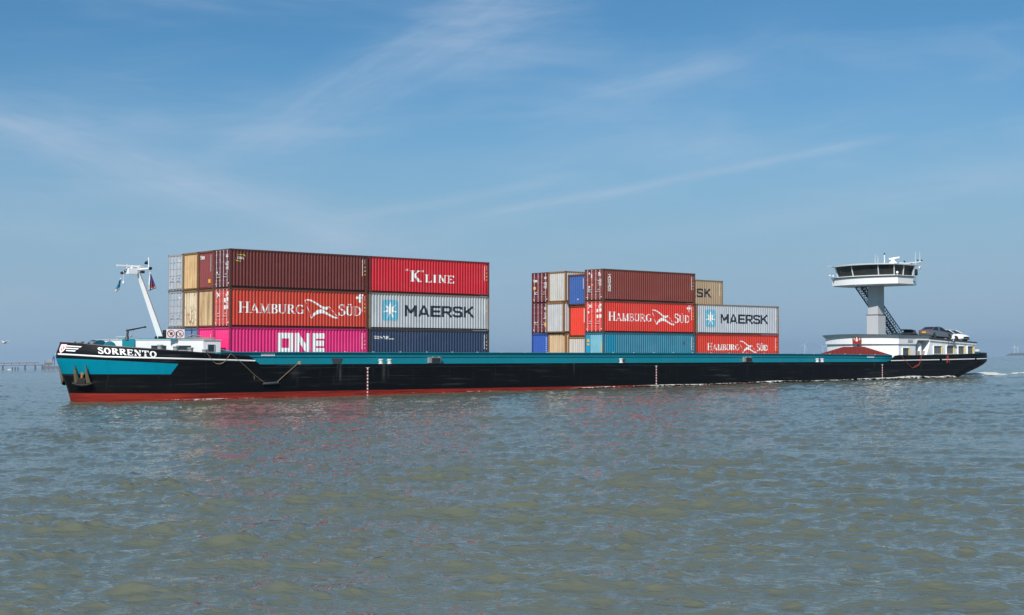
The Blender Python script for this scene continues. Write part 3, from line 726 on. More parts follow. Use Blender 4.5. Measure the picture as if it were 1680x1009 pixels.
def build_mast():
    base, top = Vector((-2.95, 5.0, 4.35)), Vector((-4.86, 5.0, 9.30))
    d = (top - base).normalized(); q_ = Matrix.Rotation(R(-38), 3, d); s_ = q_ @ Vector((0, 1, 0)); f = d.cross(s_).normalized()
    m = MB()
    def ring(p, a, b): return [tuple(p + s_ * (a * i) + f * (b * j)) for i, j in ((-1, -1), (1, -1), (1, 1), (-1, 1))]
    stn = [(0.0, .17, .19), (.12, .17, .20), (.86, .14, .14), (.93, .16, .11), (1.0, .15, .10)]
    vs = []; fs = []
    for t_, a, b in stn: vs += ring(base + (top - base) * t_, a, b)
    for i in range(len(stn) - 1): fs += [(i * 4 + k, i * 4 + (k + 1) % 4, i * 4 + 4 + (k + 1) % 4, i * 4 + 4 + k) for k in range(4)]
    fs += [(3, 2, 1, 0), tuple(range(len(vs) - 4, len(vs)))]
    m.add(vs, fs); mo = m.build('mast', WHITE, barge)
    q = MB(); q.box(-3.35, -2.55, 4.66, 4.78, 4.32, 4.62); q.box(-3.35, -2.55, 5.22, 5.34, 4.32, 4.62)
    q.prism_y([(-2.72, 4.34), (-2.5, 4.34), (-2.58, 5.1), (-2.72, 5.1)], 4.70, 5.30); q.build('mast_foot', BLACKP, mo)
    q = MB(); q.tube([(-4.9, 3.0, 9.53), (-4.9, 7.0, 9.56)], .085, 10); y = q.build('yard', WHITE, mo, 40)
    for yl in (2.82, 6.96): MB().lathe((-4.9, yl, 9.545), [(.10, 0), (.12, .04), (.12, .16), (.09, .2)], 12, 'y').build('mast_lamp', BLACKP, y, 35)
    MB().box(-5.05, -4.78, 4.1, 4.35, 9.25, 9.42).build('mast_lamp', BLACKP, y)
    q = MB(); q.box(-5.72, -5.05, 4.74, 5.26, 9.2, 9.62); q.lathe((-5.4, 5, 9.62), [(.12, 0), (.09, .12)], 12); q.build('radar_housing', WHITE, mo)
    q = MB(); q.box(-6.55, -4.70, 4.93, 5.07, 9.74, 9.86); s2 = q.build('radar_scanner', WHITE, mo)
    q = MB(); q.box(-4.98, -4.62, 4.6, 4.9, 9.62, 9.8); q.build('lamp_box', OFFWHITE, mo)
    MB().tube([(-4.92, 3.15, 9.55), (-4.92, 3.15, 10.36)], .05, 8).build('pole', WHITE, mo); MB().tube([(-4.9, 6.9, 9.55), (-4.9, 6.9, 10.05)], .035, 8).build('pole', WHITE, mo)
    q = MB(); q.tube([(-5.3, 6.6, 9.5), (-5.3, 6.6, 8.55)], .012, 5); q.lathe((-5.3, 6.6, 8.5), [(.03, 0), (.075, .06), (.075, .2), (.03, .26)], 10); q.build('hanging_lamp', WHITE, mo)
    q = MB(); q.lathe((-5.2, 7.0, 9.28), [(.13, 0), (.16, .05), (.16, .14), (.06, .2)], 12); q.build('horn', BLACKP, mo)
build_mast()

# ---- after house, lift column, wheelhouse
def build_aft():
    lo = outline_front(0, 83.0, 86.2, .12, 1.25); bd = outline_front(0, 82.85, 86.2, 0, 1.3)
    br = outline_front(0, 82.5, 88.9, -.22, 1.35)
    h = MB(); h.prism(lo[::-1], 2.5, 4.50); house = h.build('after_house', WHITE, barge)
    h = MB(); h.prism(bd[::-1], 4.502, 5.16); h.build('front_band', WHITE, house)
    bd2 = outline_front(0, 82.85, 88.9, 0, 1.3)
    cam_ = lambda x, y: 5.52 + .10 * (1 - ((y - 5) / 5.2) ** 2)
    h = MB(); h.prism(bd2[::-1], 5.162, lambda x, y: cam_(x, y) - .04, br[::-1]); h.build('eyebrow', paint('pale_grey_paint', (.56, .56, .58), 0, .1), house)
    h = MB(); h.prism(br[::-1], lambda x, y: cam_(x, y) - .038, cam_); h.build('roof', DGREY, house)
    # open passage with its inner wall
    p = MB(); p.box(86.2, 88.9, 1.3, 8.7, 2.5, 5.16); p.build('passage_wall', OFFWHITE, house)
    p = MB(); p.lathe((87.55, .75, 2.6), [(.42, 0), (.42, 1.9), (.30, 2.05)], 16); p.build('funnel_base', WHITE, house, 40)
    for x in (86.45, 86.95, 88.0): MB().box(x, x + .32, .3, .5, 2.7, 3.75).build('fire_locker', GALV, house)
    MB().box(86.5, 86.62, .27, .29, 3.1, 3.7).build('extinguisher', DECAL_R, house)
    p = MB(); p.prism_y([(86.15, 5.16), (86.15, 4.55), (86.42, 4.95), (88.5, 4.95), (88.68, 5.16)], -.02, .2); p.build('passage_lintel', WHITE, house)
    # low house aft with raked front
    zr = lambda x: 5.19 + (4.80 - 5.19) * (x - 88.8) / 9.1
    l = MB(); l.prism_y([(87.85, 2.5), (97.9, 2.5), (97.9, zr(97.9) - .1), (88.95, zr(88.9) - .1)], 0, 10); low = l.build('low_house', WHITE, barge)
    l = MB(); l.prism_y([(88.75, zr(88.75) - .3), (98.0, zr(98) - .3), (98.0, zr(98) - .1), (88.75, zr(88.75) - .1)], -.10, 10.1); l.build('cornice', WHITE, low)
    l = MB(); l.prism_y([(88.7, zr(88.7) - .098), (98.25, zr(98.25) - .098), (98.25, zr(98.25) + .02), (88.7, zr(88.7) + .12)], -.14, 10.14); l.build('car_deck', DGREY, low)
    cream = plain('cream_paint', lin(250, 215, 110, .9))
    window(house, (83.62, .12), (84.98, .12), 2.95, 4.12, (0, -1), WHITE, .10, .06, glass('door_glass', (.05, .06, .065), .2), 'window', cream)
    for a, b in ((89.42, 91.1), (91.97, 93.52), (94.32, 95.7), (96.25, 97.55)):
        window(low, (a, 0), (b, 0), 3.38, 4.36, (0, -1), WHITE, .11, .05, glass('cabin_glass', (.075, .09, .095), .25), 'window', cream)
    v = MB(); v.box(84.55, 85.5, -.03, .01, 4.68, 5.02); v.build('vent_grille', LGREY, house)
    # coat of arms on the front
    e = MB(); xe = 81.44
    def pl(poly, lay): e.add([(xe - .01 - lay * .012, 4.55 - u, 4.62 + w) for u, w in poly], [tuple(range(len(poly)))])
    e.cur = 0; pl([(-.62, -.08), (.62, -.08), (.56, .08), (-.56, .08)], 0)
    circ = lambda r_, k=16, cx=0, cz=.34: [(cx + r_ * math.cos(2 * math.pi * i / k), cz + r_ * math.sin(2 * math.pi * i / k)) for i in range(k)]
    pl(circ(.34), 1)
    for s_ in (-1, 1):
        e.cur = 2; q = [(s_ * .22, .05), (s_ * .6, .02), (s_ * .62, .5), (s_ * .52, .62), (s_ * .42, .58), (s_ * .46, .4), (s_ * .34, .3)]; pl(q if s_ > 0 else q[::-1], 0)
    e.cur = 0; pl([(-.16, .62), (.16, .62), (.2, .78), (.08, .7), (0, .8), (-.08, .7), (-.2, .78)][::1], 0)
    e.cur = 1; pl(circ(.17), 2); pl([(-.10, .40), (.10, .40), (.05, .66), (-.05, .66)], 3)
    e.build('crest', [DECAL_R, WHITE, plain('dark_gold', lin(120, 80, 30, 1))], house)
    q = MB(); q.box(81.3, 81.5, 4.28, 4.42, 4.24, 4.44); q.build('floodlight', BLACKP, house)
    # red hatch bulkhead across the end of the hold
    b = MB(); b.add([(x, y, z) for x in (81.0, 81.1) for (y, z) in ((-.18, 2.6), (-.18, 3.30), (3.3, 4.20), (6.1, 4.20), (9.9, 3.28), (9.9, 2.6))],
                    [(0, 1, 2, 3, 4, 5), (11, 10, 9, 8, 7, 6)] + [((i + 1) % 6, i, 6 + i, 6 + (i + 1) % 6) for i in range(6)])
    bo = b.build('hold_bulkhead', REDOX, barge)
    for y in np.arange(.15, 9.4, .62):
        z1 = 3.30 + (y + .32) / 3.62 * .9 if y < 3.3 else (4.20 if y < 6.1 else 4.20 - (y - 6.1) / 3.8 * .92)
        MB().box(80.93, 80.998, y, y + .09, 2.6, z1 - .06).build('stiffener', REDOX, bo)
    # life-saving davit and white lamp on the cornice
    d = MB(); d.box(91.9, 93.6, -.45, -.25, 4.86, 4.92); d.tube([(92.2, -.3, 4.9), (91.9, -.35, 4.7), (92.0, -.35, 4.5)], .03, 6); d.tube([(92.8, -.3, 4.9), (92.6, -.35, 4.7), (92.7, -.35, 4.5)], .03, 6)
    dd = d.build('davit', DGREY, barge); d = MB(); d.lathe((93.05, -.3, 4.92), [(.06, 0), (.06, .18), (.17, .22), (.2, .36), (.13, .5), (.02, .54)], 12); d.build('lamp_globe', WHITE, dd, 40)
    # capstan right aft
    c = MB(); c.lathe((100.3, 1.2, 3.0), [(.24, 0), (.24, .65), (.36, .7), (.36, .92), (.18, .98)], 16); c.build('capstan', OFFWHITE, barge, 35)
    c = MB(); c.lathe((100.9, 1.5, 3.0), [(.2, 0), (.2, .62), (.3, .66), (.3, .86)], 16); c.build('bollard', GALV, barge, 35)
    c = MB(); c.prism([(98.2, .2), (99.6, .5), (99.6, 9.5), (98.2, 9.8)], 2.9, 3.62); c.build('stern_locker', TEAL, barge)
    # lifting column
    c = MB(); c.box(85.0, 86.2, 4.27, 5.62, 5.5, 11.2); CG = paint('column_grey', (.47, .48, .49), 0, .12, .45, 0, .08); co = c.build('lift_column', CG, barge)
    c = MB(); c.box(84.9, 86.3, 4.17, 5.72, 5.5, 7.9); c.cur = 1; c.box(84.86, 86.34, 4.13, 5.76, 7.84, 7.91); c.build('column_sleeve', [CG, DGREY], co)
    # wheelhouse on top
    fa = outline_front(0, 83.5, 86.4, .5, 1.0); sh = outline_front(0, 83.6, 86.4, .8, 1.0)
    w = MB(); w.prism(sh[::-1], 11.16, 11.28, fa[::-1]); w.prism(fa[::-1], 11.282, 12.12)
    wh = w.build('wheelhouse', WHITE, barge)
    ri = outline_front(0, 83.35, 86.5, .38, 1.02)
    w = MB(); w.prism(ri[::-1], 12.122, 12.18); w.build('walkway_rim', DGREY, wh)
    w = MB(); w.prism(fa[::-1], 12.182, 12.24, outline_front(0, 83.75, 86.4, .95, .95)[::-1]); w.build('sill', OFFWHITE, wh)
    c0 = outline_front(0, 83.75, 87.2, 1.15, .9); c1 = outline_front(0, 83.45, 87.3, .95, .9)
    w = MB(); w.prism([(x + .06, 5 + (y - 5) * .985) for x, y in c0][::-1], 12.24, 13.4, [(x + .06, 5 + (y - 5) * .985) for x, y in c1][::-1])
    w.build('cabin_glass', glass('wheelhouse_glass', (.022, .024, .022), .09), wh)
    n = len(c0)
    def post(i, j=None, f=0, w_=.07):
        a = Vector((*c0[i], 12.24)); b = Vector((*c1[i], 13.42))
        if j is not None: a = a.lerp(Vector((*c0[j], 12.24)), f); b = b.lerp(Vector((*c1[j], 13.42)), f)
        MB().tube([a, b], w_, 6).build('window_post', OFFWHITE, wh)
    for i in (0, 5, 11, 14): post(i)
    post(14, 15, .48); post(15); post(16); post(16, 0, .5)
    si = MB()
    for k in range(n): si.tube([(*c0[k], 12.26), (*c0[(k + 1) % n], 12.26)], .05, 6)
    si.build('window_sill', OFFWHITE, wh)
    r0 = outline_front(0, 83.2, 88.0, .75, 1.0)
    r_ = MB(); r_.prism(r0[::-1], lambda x, y: 13.42 + .05 * (1 - ((y - 5) / 4.4) ** 2), lambda x, y: 13.53 + .10 * (1 - ((y - 5) / 4.4) ** 2)); r_.build('roof', paint('roof_grey_paint', (.50, .52, .52), 0, .1), wh)
    q = MB(); q.box(82.9, 83.5, 8.9, 9.75, 13.52, 13.58); q.build('visor', OFFWHITE, wh)
    def lampb(x, y, z, m=WHITE): 
        g = MB(); g.tube([(x, y, z - .22), (x, y, z)], .03, 6); g.lathe((x, y, z - .05), [(.05, 0), (.13, .06), (.15, .16), (.1, .27), (.02, .3)], 12); g.build('searchlight', m, wh, 40)
    lampb(83.2, 9.62, 12.36, OFFWHITE); lampb(83.75, .75, 12.42); lampb(82.9, 8.9, 12.28, OFFWHITE)
    for (x, y, h_) in ((83.2, 3.3, 1.05), (83.3, 3.0, .9), (88.4, 1.55, 1.5), (88.6, 1.1, 1.5)): MB().tube([(x, y, 13.6), (x, y, 13.6 + h_)], [.025, .012], 6).build('antenna', WHITE, wh)
    g = MB(); g.tube([(83.7, 2.4, 13.55), (83.7, 2.4, 14.6)], .055, 8); pole = g.build('lamp_pole', WHITE, wh)
    g = MB(); g.lathe((83.7, 2.4, 14.6), [(.09, 0), (.1, .1), (.05, .18)], 10); g.build('pole_lamp', BLACKP, pole, 40)
    g = MB(); g.lathe((84.6, 1.9, 13.6), [(.5, 0), (.45, .12), (.22, .3), (.14, .52)], 14); g.tube([(84.4, 2.3, 14.1), (85.1, 1.4, 14.28)], .10, 8); g.build('roof_radar', WHITE, wh, 40)
    g = MB(); g.tube([(85.4, 1.6, 13.68), (86.4, 1.4, 13.66), (88.7, .95, 13.92)], .06, 8); yd = g.build('roof_yard', WHITE, wh, 40)
    for (x, y, z) in ((86.2, 1.5, 13.78), (87.2, 1.25, 13.55), (88.75, .95, 13.98), (88.2, 1.1, 13.98)): MB().lathe((x, y, z), [(.05, 0), (.09, .05), (.09, .14), (.04, .19)], 10).build('signal_lamp', BLACKP, yd, 40)
    g = MB(); g.lathe((88.15, .72, 13.2), [(.14, 0), (.2, .02), (.2, .10), (.14, .12)], 16, 'y'); g.cur = 1; g.lathe((88.15, .70, 13.2), [(.08, 0), (.08, .01)], 12, 'y'); g.build('life_ring', [WHITE, DECAL_R], wh, 40)
    g = MB(); g.tube([(87.5, .9, 12.55), (87.5, .9, 12.95)], .0, 4) if False else g.lathe((87.35, .75, 12.3), [(.1, 0), (.17, .1), (.17, .62), (.1, .74)], 12); g.build('fender', RUBBER, wh, 40)
    # after platform and rail
    g = MB(); g.box(86.45, 87.4, .8, 9.2, 11.18, 11.26); pf = g.build('platform', TEAL, wh)
    g = MB()
    for z in (11.6, 12.1): g.tube([(86.5, .8, z), (87.4, .8, z), (87.4, 9.2, z)], .022, 6)
    for x in (86.6, 87.0, 87.38): g.tube([(x, .8, 11.26), (x, .8, 12.1)], .022, 6)
    g.tube([(86.4, .75, 12.1), (87.3, .8, 11.3)], .03, 6)
    g.build('handrail', DGREY, pf)
    # stair with lattice sides
    st = None
    sb = lambda x: 11.05 - .865 * (x - 84.6)
    fr = MB()
    for y in (6.25, 7.05):
        fr.tube([(84.6, y, sb(84.6)), (91.2, y, sb(91.2))], .07, 6)
        fr.tube([(86.2, y, sb(86.2) + 1.75), (92.9, y, sb(92.9) + 1.75)], .055, 6)
        fr.tube([(85.4, y, sb(85.4) + .85), (92.1, y, sb(92.1) + .85)], .03, 6)
        fr.tube([(85.4, y, sb(85.4) + 1.3), (92.5, y, sb(92.5) + 1.3)], .03, 6)
        for x in np.arange(84.7, 91.2, .30):
            fr.tube([(x, y, sb(x)), (x + 1.45, y, sb(x + 1.45) + 1.62)], .034, 5)
            fr.tube([(x + .1, y, sb(x + .1)), (x + .1, y, sb(x + .1) + 1.75)], .03, 5)
    st = fr.build('stair', paint('dark_green_black_paint', (.02, .028, .03), 0, .2), barge)
    tr_ = MB()
    for x in np.arange(84.8, 91.0, .26): tr_.box(x, x + .26, 6.27, 7.03, sb(x) + .02, sb(x) + .06)
    tr_.build('tread', DGREY, st)
build_aft()

# ------------------------------------------------------------------ things carried by the barge
# anchors
def anchor(x, y, ang, label):
    o = thing('anchor', label, 'anchor', T(x, y, 1.08) @ Matrix.Rotation(ang, 4, 'Z') @ Matrix.Rotation(R(14), 4, 'X'), 'bow anchors')
    c = MB()
    pts = [(u, -.12 - .0 * abs(u), .06 + .13 * (abs(u) / .8) ** 2) for u in np.linspace(-.8, .8, 13)]
    c.tube(pts, [.06 + .05 * (1 - abs(p[0]) / .8) for p in pts], 8); c.box(-.30, .30, -.2, .06, .10, .52); c.build('crown', STEELD, o, 40)
    for s_ in (-1, 1):
        f = MB()
        f.add([(s_ * .40, -.22, .2), (s_ * .66, -.10, .24), (s_ * .56, -.16, .95), (s_ * .46, -.10, 1.52), (s_ * .38, -.18, .9), (s_ * .26, -.05, .5), (s_ * .40, .0, .2), (s_ * .60, .0, .3), (s_ * .46, .0, 1.45)],
              [(0, 1, 2, 4), (4, 2, 3), (0, 4, 5), (1, 7, 8, 2), (2, 8, 3), (5, 4, 3, 8), (0, 5, 6), (6, 7, 1, 0)])
        f.build('fluke', paint('anchor_steel', lin(96, 84, 62, 1), .4, .4, .7, 0, .4, (.16, .10, .04)), o)
    s = MB(); s.tube([(0, -.08, .55), (.06, -.03, .85)], .10, 8); s.lathe((.05, -.1, .82), [(.12, 0), (.14, .05), (.12, .1)], 12, 'y'); s.build('shank', paint('rusty_shank', lin(150, 110, 70, 1), .5, .3, .7), o)
anchor(-9.70, 3.34, R(-56), 'dark rusty anchor on the teal bow, facing the camera')
anchor(-9.62, 6.60, R(180 + 56), 'black anchor on the far side of the bow, seen edge-on')

# corrugated containers ------------------------------------------------------
H, LL, WW = 2.896, 12.192, 2.438
PITCH = .278
def breaks(L):
    n = int((L - .34) / PITCH); x0 = (L - n * PITCH) / 2
    pts = []
    for i in range(n):
        a = x0 + i * PITCH
        pts += [(a, .058), (a + .040, .058), (a + .095, .010), (a + .180, .010), (a + .235, .058)]
    pts.append((x0 + n * PITCH, .058))
    return [(.12, .058)] + pts + [(L - .12, .058)]
PROF = {L: breaks(L) for L in (LL, 6.058)}
def yprof(L, x): return float(np.interp(x, [p[0] for p in PROF[L]], [p[1] for p in PROF[L]]))
MESH = {}
def container_meshes(L):
    if L in MESH: return MESH[L]
    d = {}
    for side in (0, 1):
        b = MB(); pf = PROF[L]
        for (xa, ya), (xb, yb) in zip(pf, pf[1:]):
            Y = (lambda y: y) if side == 0 else (lambda y: WW - y)
            q = [(xa, Y(ya), .165), (xb, Y(yb), .165), (xb, Y(yb), H - .115), (xa, Y(ya), H - .115)]
            b.quad(*(q if side == 0 else q[::-1]))
        if side == 0:       # lower lip closing the panel towards the recessed rail
            for (xa, ya), (xb, yb) in zip(pf, pf[1:]): b.quad((xa, ya, .165), (xa, .13, .165), (xb, .13, .165), (xb, yb, .165))
        d['side', side] = b.mesh('side_panel', WHITE)
    f = MB()
    for x0, x1 in ((0, .15), (L - .15, L)):
        for y0, y1 in ((0, .13), (WW - .13, WW)): f.box(x0, x1, y0, y1, .122, H - .122)
    for y0, y1 in ((.002, .09), (WW - .09, WW - .002)): f.box(.18, L - .18, y0, y1, H - .115, H - .004)
    for y0, y1 in ((.115, .20), (WW - .20, WW - .115)): f.box(.18, L - .18, y0, y1, .02, .160)
    for yl in (.7, 1.7): f.box(.03, .09, yl, yl + .07, .05, .15)
    for x0, x1 in ((.004, .10), (L - .10, L - .004)):
        f.box(x0, x1, .165, WW - .165, H - .14, H - .006); f.box(x0 + (.08 if x0 < 1 else -.08), x1 + (.08 if x0 < 1 else -.08), .165, WW - .165, .06, .15)
    c = f; c.cur = 1
    for x0, x1 in ((-.004, .176), (L - .176, L + .004)):
        for y0, y1 in ((-.004, .160), (WW - .160, WW + .004)):
            for z0, z1 in ((0, .119), (H - .119, H)):
                c.box(x0, x1, y0, y1, z0, z1)
    c.cur = 2
    for z in (.03, H - .09):
        c.box(-.006, -.0045, .04, .11, z, z + .06); c.box(-.006, -.0045, WW - .11, WW - .04, z, z + .06); c.box(.05, .12, -.006, -.0045, z, z + .06); c.box(L - .12, L - .05, -.006, -.0045, z, z + .06)
    d['frame'] = f.mesh('frame', [WHITE, WHITE, BLACKP])
    r = MB(); r.box(.1, L - .1, .05, WW - .05, H - .05, H - .02); d['roof'] = r.mesh('roof', WHITE)
    r = MB(); r.box(.1, L - .1, .1, WW - .1, .10, .14); d['floor'] = r.mesh('floor', WHITE)
    # plain corrugated end
    w = MB(); y = .13; pts = [(.13, .085)]; n = 8; p = (WW - .26) / n
    for i in range(n):
        a = .13 + i * p; pts += [(a + .05, .085), (a + .10, .026), (a + p - .10, .026), (a + p - .05, .085)]
    pts.append((WW - .13, .085))
    for (ya, xa), (yb, xb) in zip(pts, pts[1:]): w.quad((xb, yb, .155), (xa, ya, .155), (xa, ya, H - .135), (xb, yb, H - .135))
    w.cur = 1
    for i in range(n):
        a = .13 + i * p + p / 2; w.box(-.003, .02, a - .045, a + .045, H - .175, H - .14)
    d['wall'] = w.mesh('end_wall', [WHITE, BLACKP])
    # doors
    for k in (0, 1):
        y0, y1 = ((.14, WW / 2 - .008), (WW / 2 + .008, WW - .14))[k]
        w = MB(); zs = [.165]
        w.box(.045, .075, y0, y1, .165, H - .145)
        for j in range(5):
            za = .19 + j * .515; w.box(.016, .044, y0 + .05, y1 - .05, za, za + .43)
        w.box(.012, .046, y0, y0 + .045, .166, H - .146); w.box(.012, .046, y1 - .045, y1, .166, H - .146)
        d['door', k] = w.mesh('door', WHITE)
        w = MB(); yy = (y0 + .26, y1 - .26)
        rods = []
        for yr in yy:
            w = MB(); w.tube([(-.012, yr, .10), (-.012, yr, H - .09)], .019, 6)
            for z in (.12, .55, 1.15, 1.9, 2.45, H - .17): w.box(-.035, .014, yr - .04, yr + .04, z, z + .05)
            rods.append(w.mesh('lock_rod', WHITE))
        d['rods', k] = rods
        w = MB(); zz = 1.0
        for yr in yy: w.box(-.05, -.03, yr - .02, yr + .30 if yr == yy[0] else yr + .02, zz, zz + .04); zz += .0
        w.box(-.048, -.028, yy[0], yy[1], .80, .83)
        d['handle', k] = w.mesh('handle', WHITE)
    MESH[L] = d; return d

def cpaint(key, rgb, k=.95, rust=.06, dirt=.3, ribs=0.0):
    return paint('container_' + key, lin(*rgb, k), rust, dirt, .5, 0, .35, ribs=ribs)
def marks(kind, L):
    """small stencils; returns list of (material index, polys) on the near side"""
    w, y = [], []
    r_ = random.Random(hash(kind) % 1000 if not isinstance(kind, int) else kind)
    x = L - .52; z = 2.55
    while z > 1.35: h_ = r_.uniform(.05, .09); w.append(rect(x, x + .045, z - h_, z)); z -= h_ + .03
    x = L - .30; z = 2.58
    while z > 2.2: w.append(rect(x, x + .05, z - .07, z)); z -= .10
    y += [rect(x - .03, x + .10, 1.88, 2.04), rect(x - .03, x + .10, 1.32, 1.46)]
    w += [rect(x - .02, x + .10, 1.62, 1.72)]
    return w, y
def end_marks(r_, door, dense=1.0):
    out = []
    y0, y1 = .2, 1.12            # right-hand leaf (near side)
    for z in (2.45, 2.33): out.append((0, [rect(.30, .62, z - .07, z)]))
    if dense > .5:
        for z in (1.95, 1.85, 1.75, 1.62, 1.52, 1.42): out.append((0, [rect(.24, .24 + r_.uniform(.25, .5), z - .045, z)]))
    out.append((0, [rect(.2, .32, .30, .38), rect(2.05, 2.2, .28, .36)]))
    out.append((0, [rect(1.5, 1.56, .72, .80), rect(.9, .98, .78, .86)]))
    return out
def container(x, y, z, label, col, L=LL, end='door', rust=.06, k=.95, endcol=None, endrust=None, frame_rust=.34, decor=None, smarks=True, rodcol=None, group='containers stacked on the barge', seed=0, extra=None, endextra=None, key=None, dirt=.3, fcol=None, ribs=0.0):
    d = container_meshes(L); fc = fcol or tuple(c_ * .82 for c_ in col)
    key = key or '%d_%d_%d_%d' % (*col, int(rust * 100))
    P_ = cpaint(key, col, k, rust, dirt); FR = cpaint(key + '_frame', fc, k, frame_rust, .4)
    EP = cpaint(key + '_end', endcol or col, k, endrust if endrust is not None else rust, dirt, ribs)
    o = thing('shipping_container', label, 'container', T(x, y, z), group)
    omat(link('frame', d['frame'], o), [FR, cpaint(key + '_cast', tuple(c_ * .8 for c_ in fc), k, .6, .4), BLACKP])
    omat(link('side_panel', d['side', 0], o), P_); omat(link('side_panel', d['side', 1], o), P_)
    omat(link('roof', d['roof'], o), FR); omat(link('floor', d['floor'], o), DGREY)
    if end == 'door':
        RP = rodcol or GALV
        for kk in (0, 1):
            dr = omat(link('door', d['door', kk], o), EP)
            for rm in d['rods', kk]: omat(link('lock_rod', rm, dr), RP)
            omat(link('handle', d['handle', kk], dr), RP)
    else:
        omat(link('end_wall', d['wall'], o), [EP, BLACKP])
    br = [p[0] for p in PROF[L]]
    fn = lambda u, v, lay: (u, yprof(L, u) - .004 - lay * .0012, v)
    groups = {}
    for (mat, name, polys) in (decor or []):
        groups.setdefault(name, []).append((mat, polys))
    if smarks:
        w_, y_ = marks(seed, L); groups['stencil_marking'] = [(DECAL_W, w_), (DECAL_Y, y_)]
    for name, lst in groups.items():
        mb = MB(); ms = []
        for mat, polys in lst:
            if mat not in ms: ms.append(mat)
            mb.cur = ms.index(mat); drape(mb, polys, br, fn)
        mb.build(name, ms, o)
    el = list(endextra or [])
    if end == 'door': el += [(DECAL_W, [p for _, ps in end_marks(random.Random(seed), True, .9 if seed % 3 else .4) for p in ps])]
    if el:
        mb = MB(); ms = []
        for mat, polys in el:
            if mat not in ms: ms.append(mat)
            mb.cur = ms.index(mat)
            for poly, lay in polys:
                q = [(.004 - .0012 * lay if end == 'door' else .018 - .0012 * lay, u, v) for u, v in poly]
                ar = sum(poly[i][0] * poly[(i + 1) % len(poly)][1] - poly[(i + 1) % len(poly)][0] * poly[i][1] for i in range(len(poly)))
                mb.add(q if ar < 0 else q[::-1], [tuple(range(len(q)))])
        mb.build('end_marking', ms, o)
    return o
# letters on an end face read from the far side towards the near side
def endtext(s, y_left, y_right, z0, h, style=SAN):
    return [([(y_left - u, v) for u, v in p], l) for p, l in text(s, 0, y_left - y_right, z0, h, style)]

UP = [(6.42, 2.14), (6.64, 2.22), (6.99, 2.18), (7.5, 1.96), (7.97, 1.7), (8.29, 1.65), (8.62, 1.71), (8.57, 1.53), (8.37, 1.42), (8.05, 1.47), (7.58, 1.76), (7.11, 2.02), (6.72, 2.11)]
LO = [(7.0, .76), (7.19, 1.13), (7.58, 1.41), (7.97, 1.47), (8.29, 1.32), (8.69, 1.09), (9.09, .93), (9.45, .85), (9.41, .76), (9.01, .8), (8.53, 1.01), (8.13, 1.15), (7.74, 1.14), (7.35, 1.0), (7.05, .74)]
def ribbon_logo(s=1.0, ox=0.0, oz=0.0, top=True):
    tx = lambda ps: [(ox + p[0] * s, oz + p[1] * s) for p in ps]
    out = text('HAMBURG', *tx([(.74, 0)])[0][:1], tx([(6.40, 0)])[0][0], oz + 1.07 * s, .83 * s, SER, .84, .04)
    out += text('SÜD', tx([(9.46, 0)])[0][0], tx([(11.58, 0)])[0][0], oz + 1.02 * s, .86 * s, SER, .84, .06)
    out += tri(tx(UP), 2) + tri(tx(LO), 4)
    for a, b in (((6.43, 2.14), (7.02, .76)), ((8.6, 1.7), (9.44, .84))):
        out += strokes_to_polys([(tx([a, b]), .035 * s)], 1, 1, 0, 0, 6)
    return out
def corner_cross(x=11.45, z=2.44):
    return [rect(x - .32, x + .25, z - .09, z + .09), rect(x - .06, x + .12, z + .1, z + .3, 1), rect(x - .06, x + .10, z - .38, z - .10, 2), rect(x + .2, x + .3, z + .15, z + .3, 3)]
def star(cx, cz, ro, ri, n=7, rot=90):
    return [(cx + (ro if i % 2 == 0 else ri) * math.cos(R(rot + 180 * i / n)), cz + (ro if i % 2 == 0 else ri) * math.sin(R(rot + 180 * i / n))) for i in range(2 * n)]
def blue_square_logo(x0, sq=True):
    a, b, r_ = x0, x0 + 1.58, .16
    box_ = [(a + r_, .70), (b - r_, .70), (b, .70 + r_), (b, 2.36 - r_), (b - r_, 2.36), (a + r_, 2.36), (a, 2.36 - r_), (a, .70 + r_)]
    return [(DECAL_B, 'lettering', tri(box_, 0)), (DECAL_W, 'lettering', tri(star((a + b) / 2, 1.53, .72, .26), 4)),
            (DECAL_D, 'lettering', text('MAERSK', x0 + 2.2, x0 + 9.28, 1.07, .91, SAN, None, .11))]

ZT, CW = 11.10, 2.5
Z1, Z2, Z3 = ZT - H - .003, ZT - 2 * H - .006, ZT - 3 * H - .009      # bottoms of the three tiers
GAP = .15
Y = lambda c_: (4 - c_) * CW                                          # column 4 is nearest, column 1 farthest
XB = LL + GAP
SILVER = OFFWHITE
# forward block -------------------------------------------------------------------
cos_logo = [(DECAL_G, 'lettering', strokes_to_polys([(arc(.86, 2.30, .38, .17, 60, 130, 8), .04), (arc(.80, 2.16, .38, .17, 190, 285, 8), .045), (arc(.95, 2.30, .34, .2, 20, 75, 6), .05)], 1, 1, 0, 0, 0)),
            (DECAL_W, 'lettering', text('OSA', .62, 1.16, 2.14, .17, SAN))]
container(0, Y(4), Z1, 'dark maroon container with a green ringed emblem, topmost of the forward stack', (106, 43, 37), end='door', decor=cos_logo, rust=.03, endcol=(98, 34, 38), rodcol=SILVER, seed=1, frame_rust=.30, key='dark_maroon', fcol=(92, 52, 42),
          endextra=[(DECAL_Y, [([(1.62, 1.45), (1.48, 1.45), (1.55, 1.62)], 0)]), (DECAL_N, [rect(1.9, 2.05, 1.42, 1.58)]), (DECAL_W, [rect(1.9, 2.02, 1.1, 1.25), rect(1.5, 1.6, 2.1, 2.2)])])
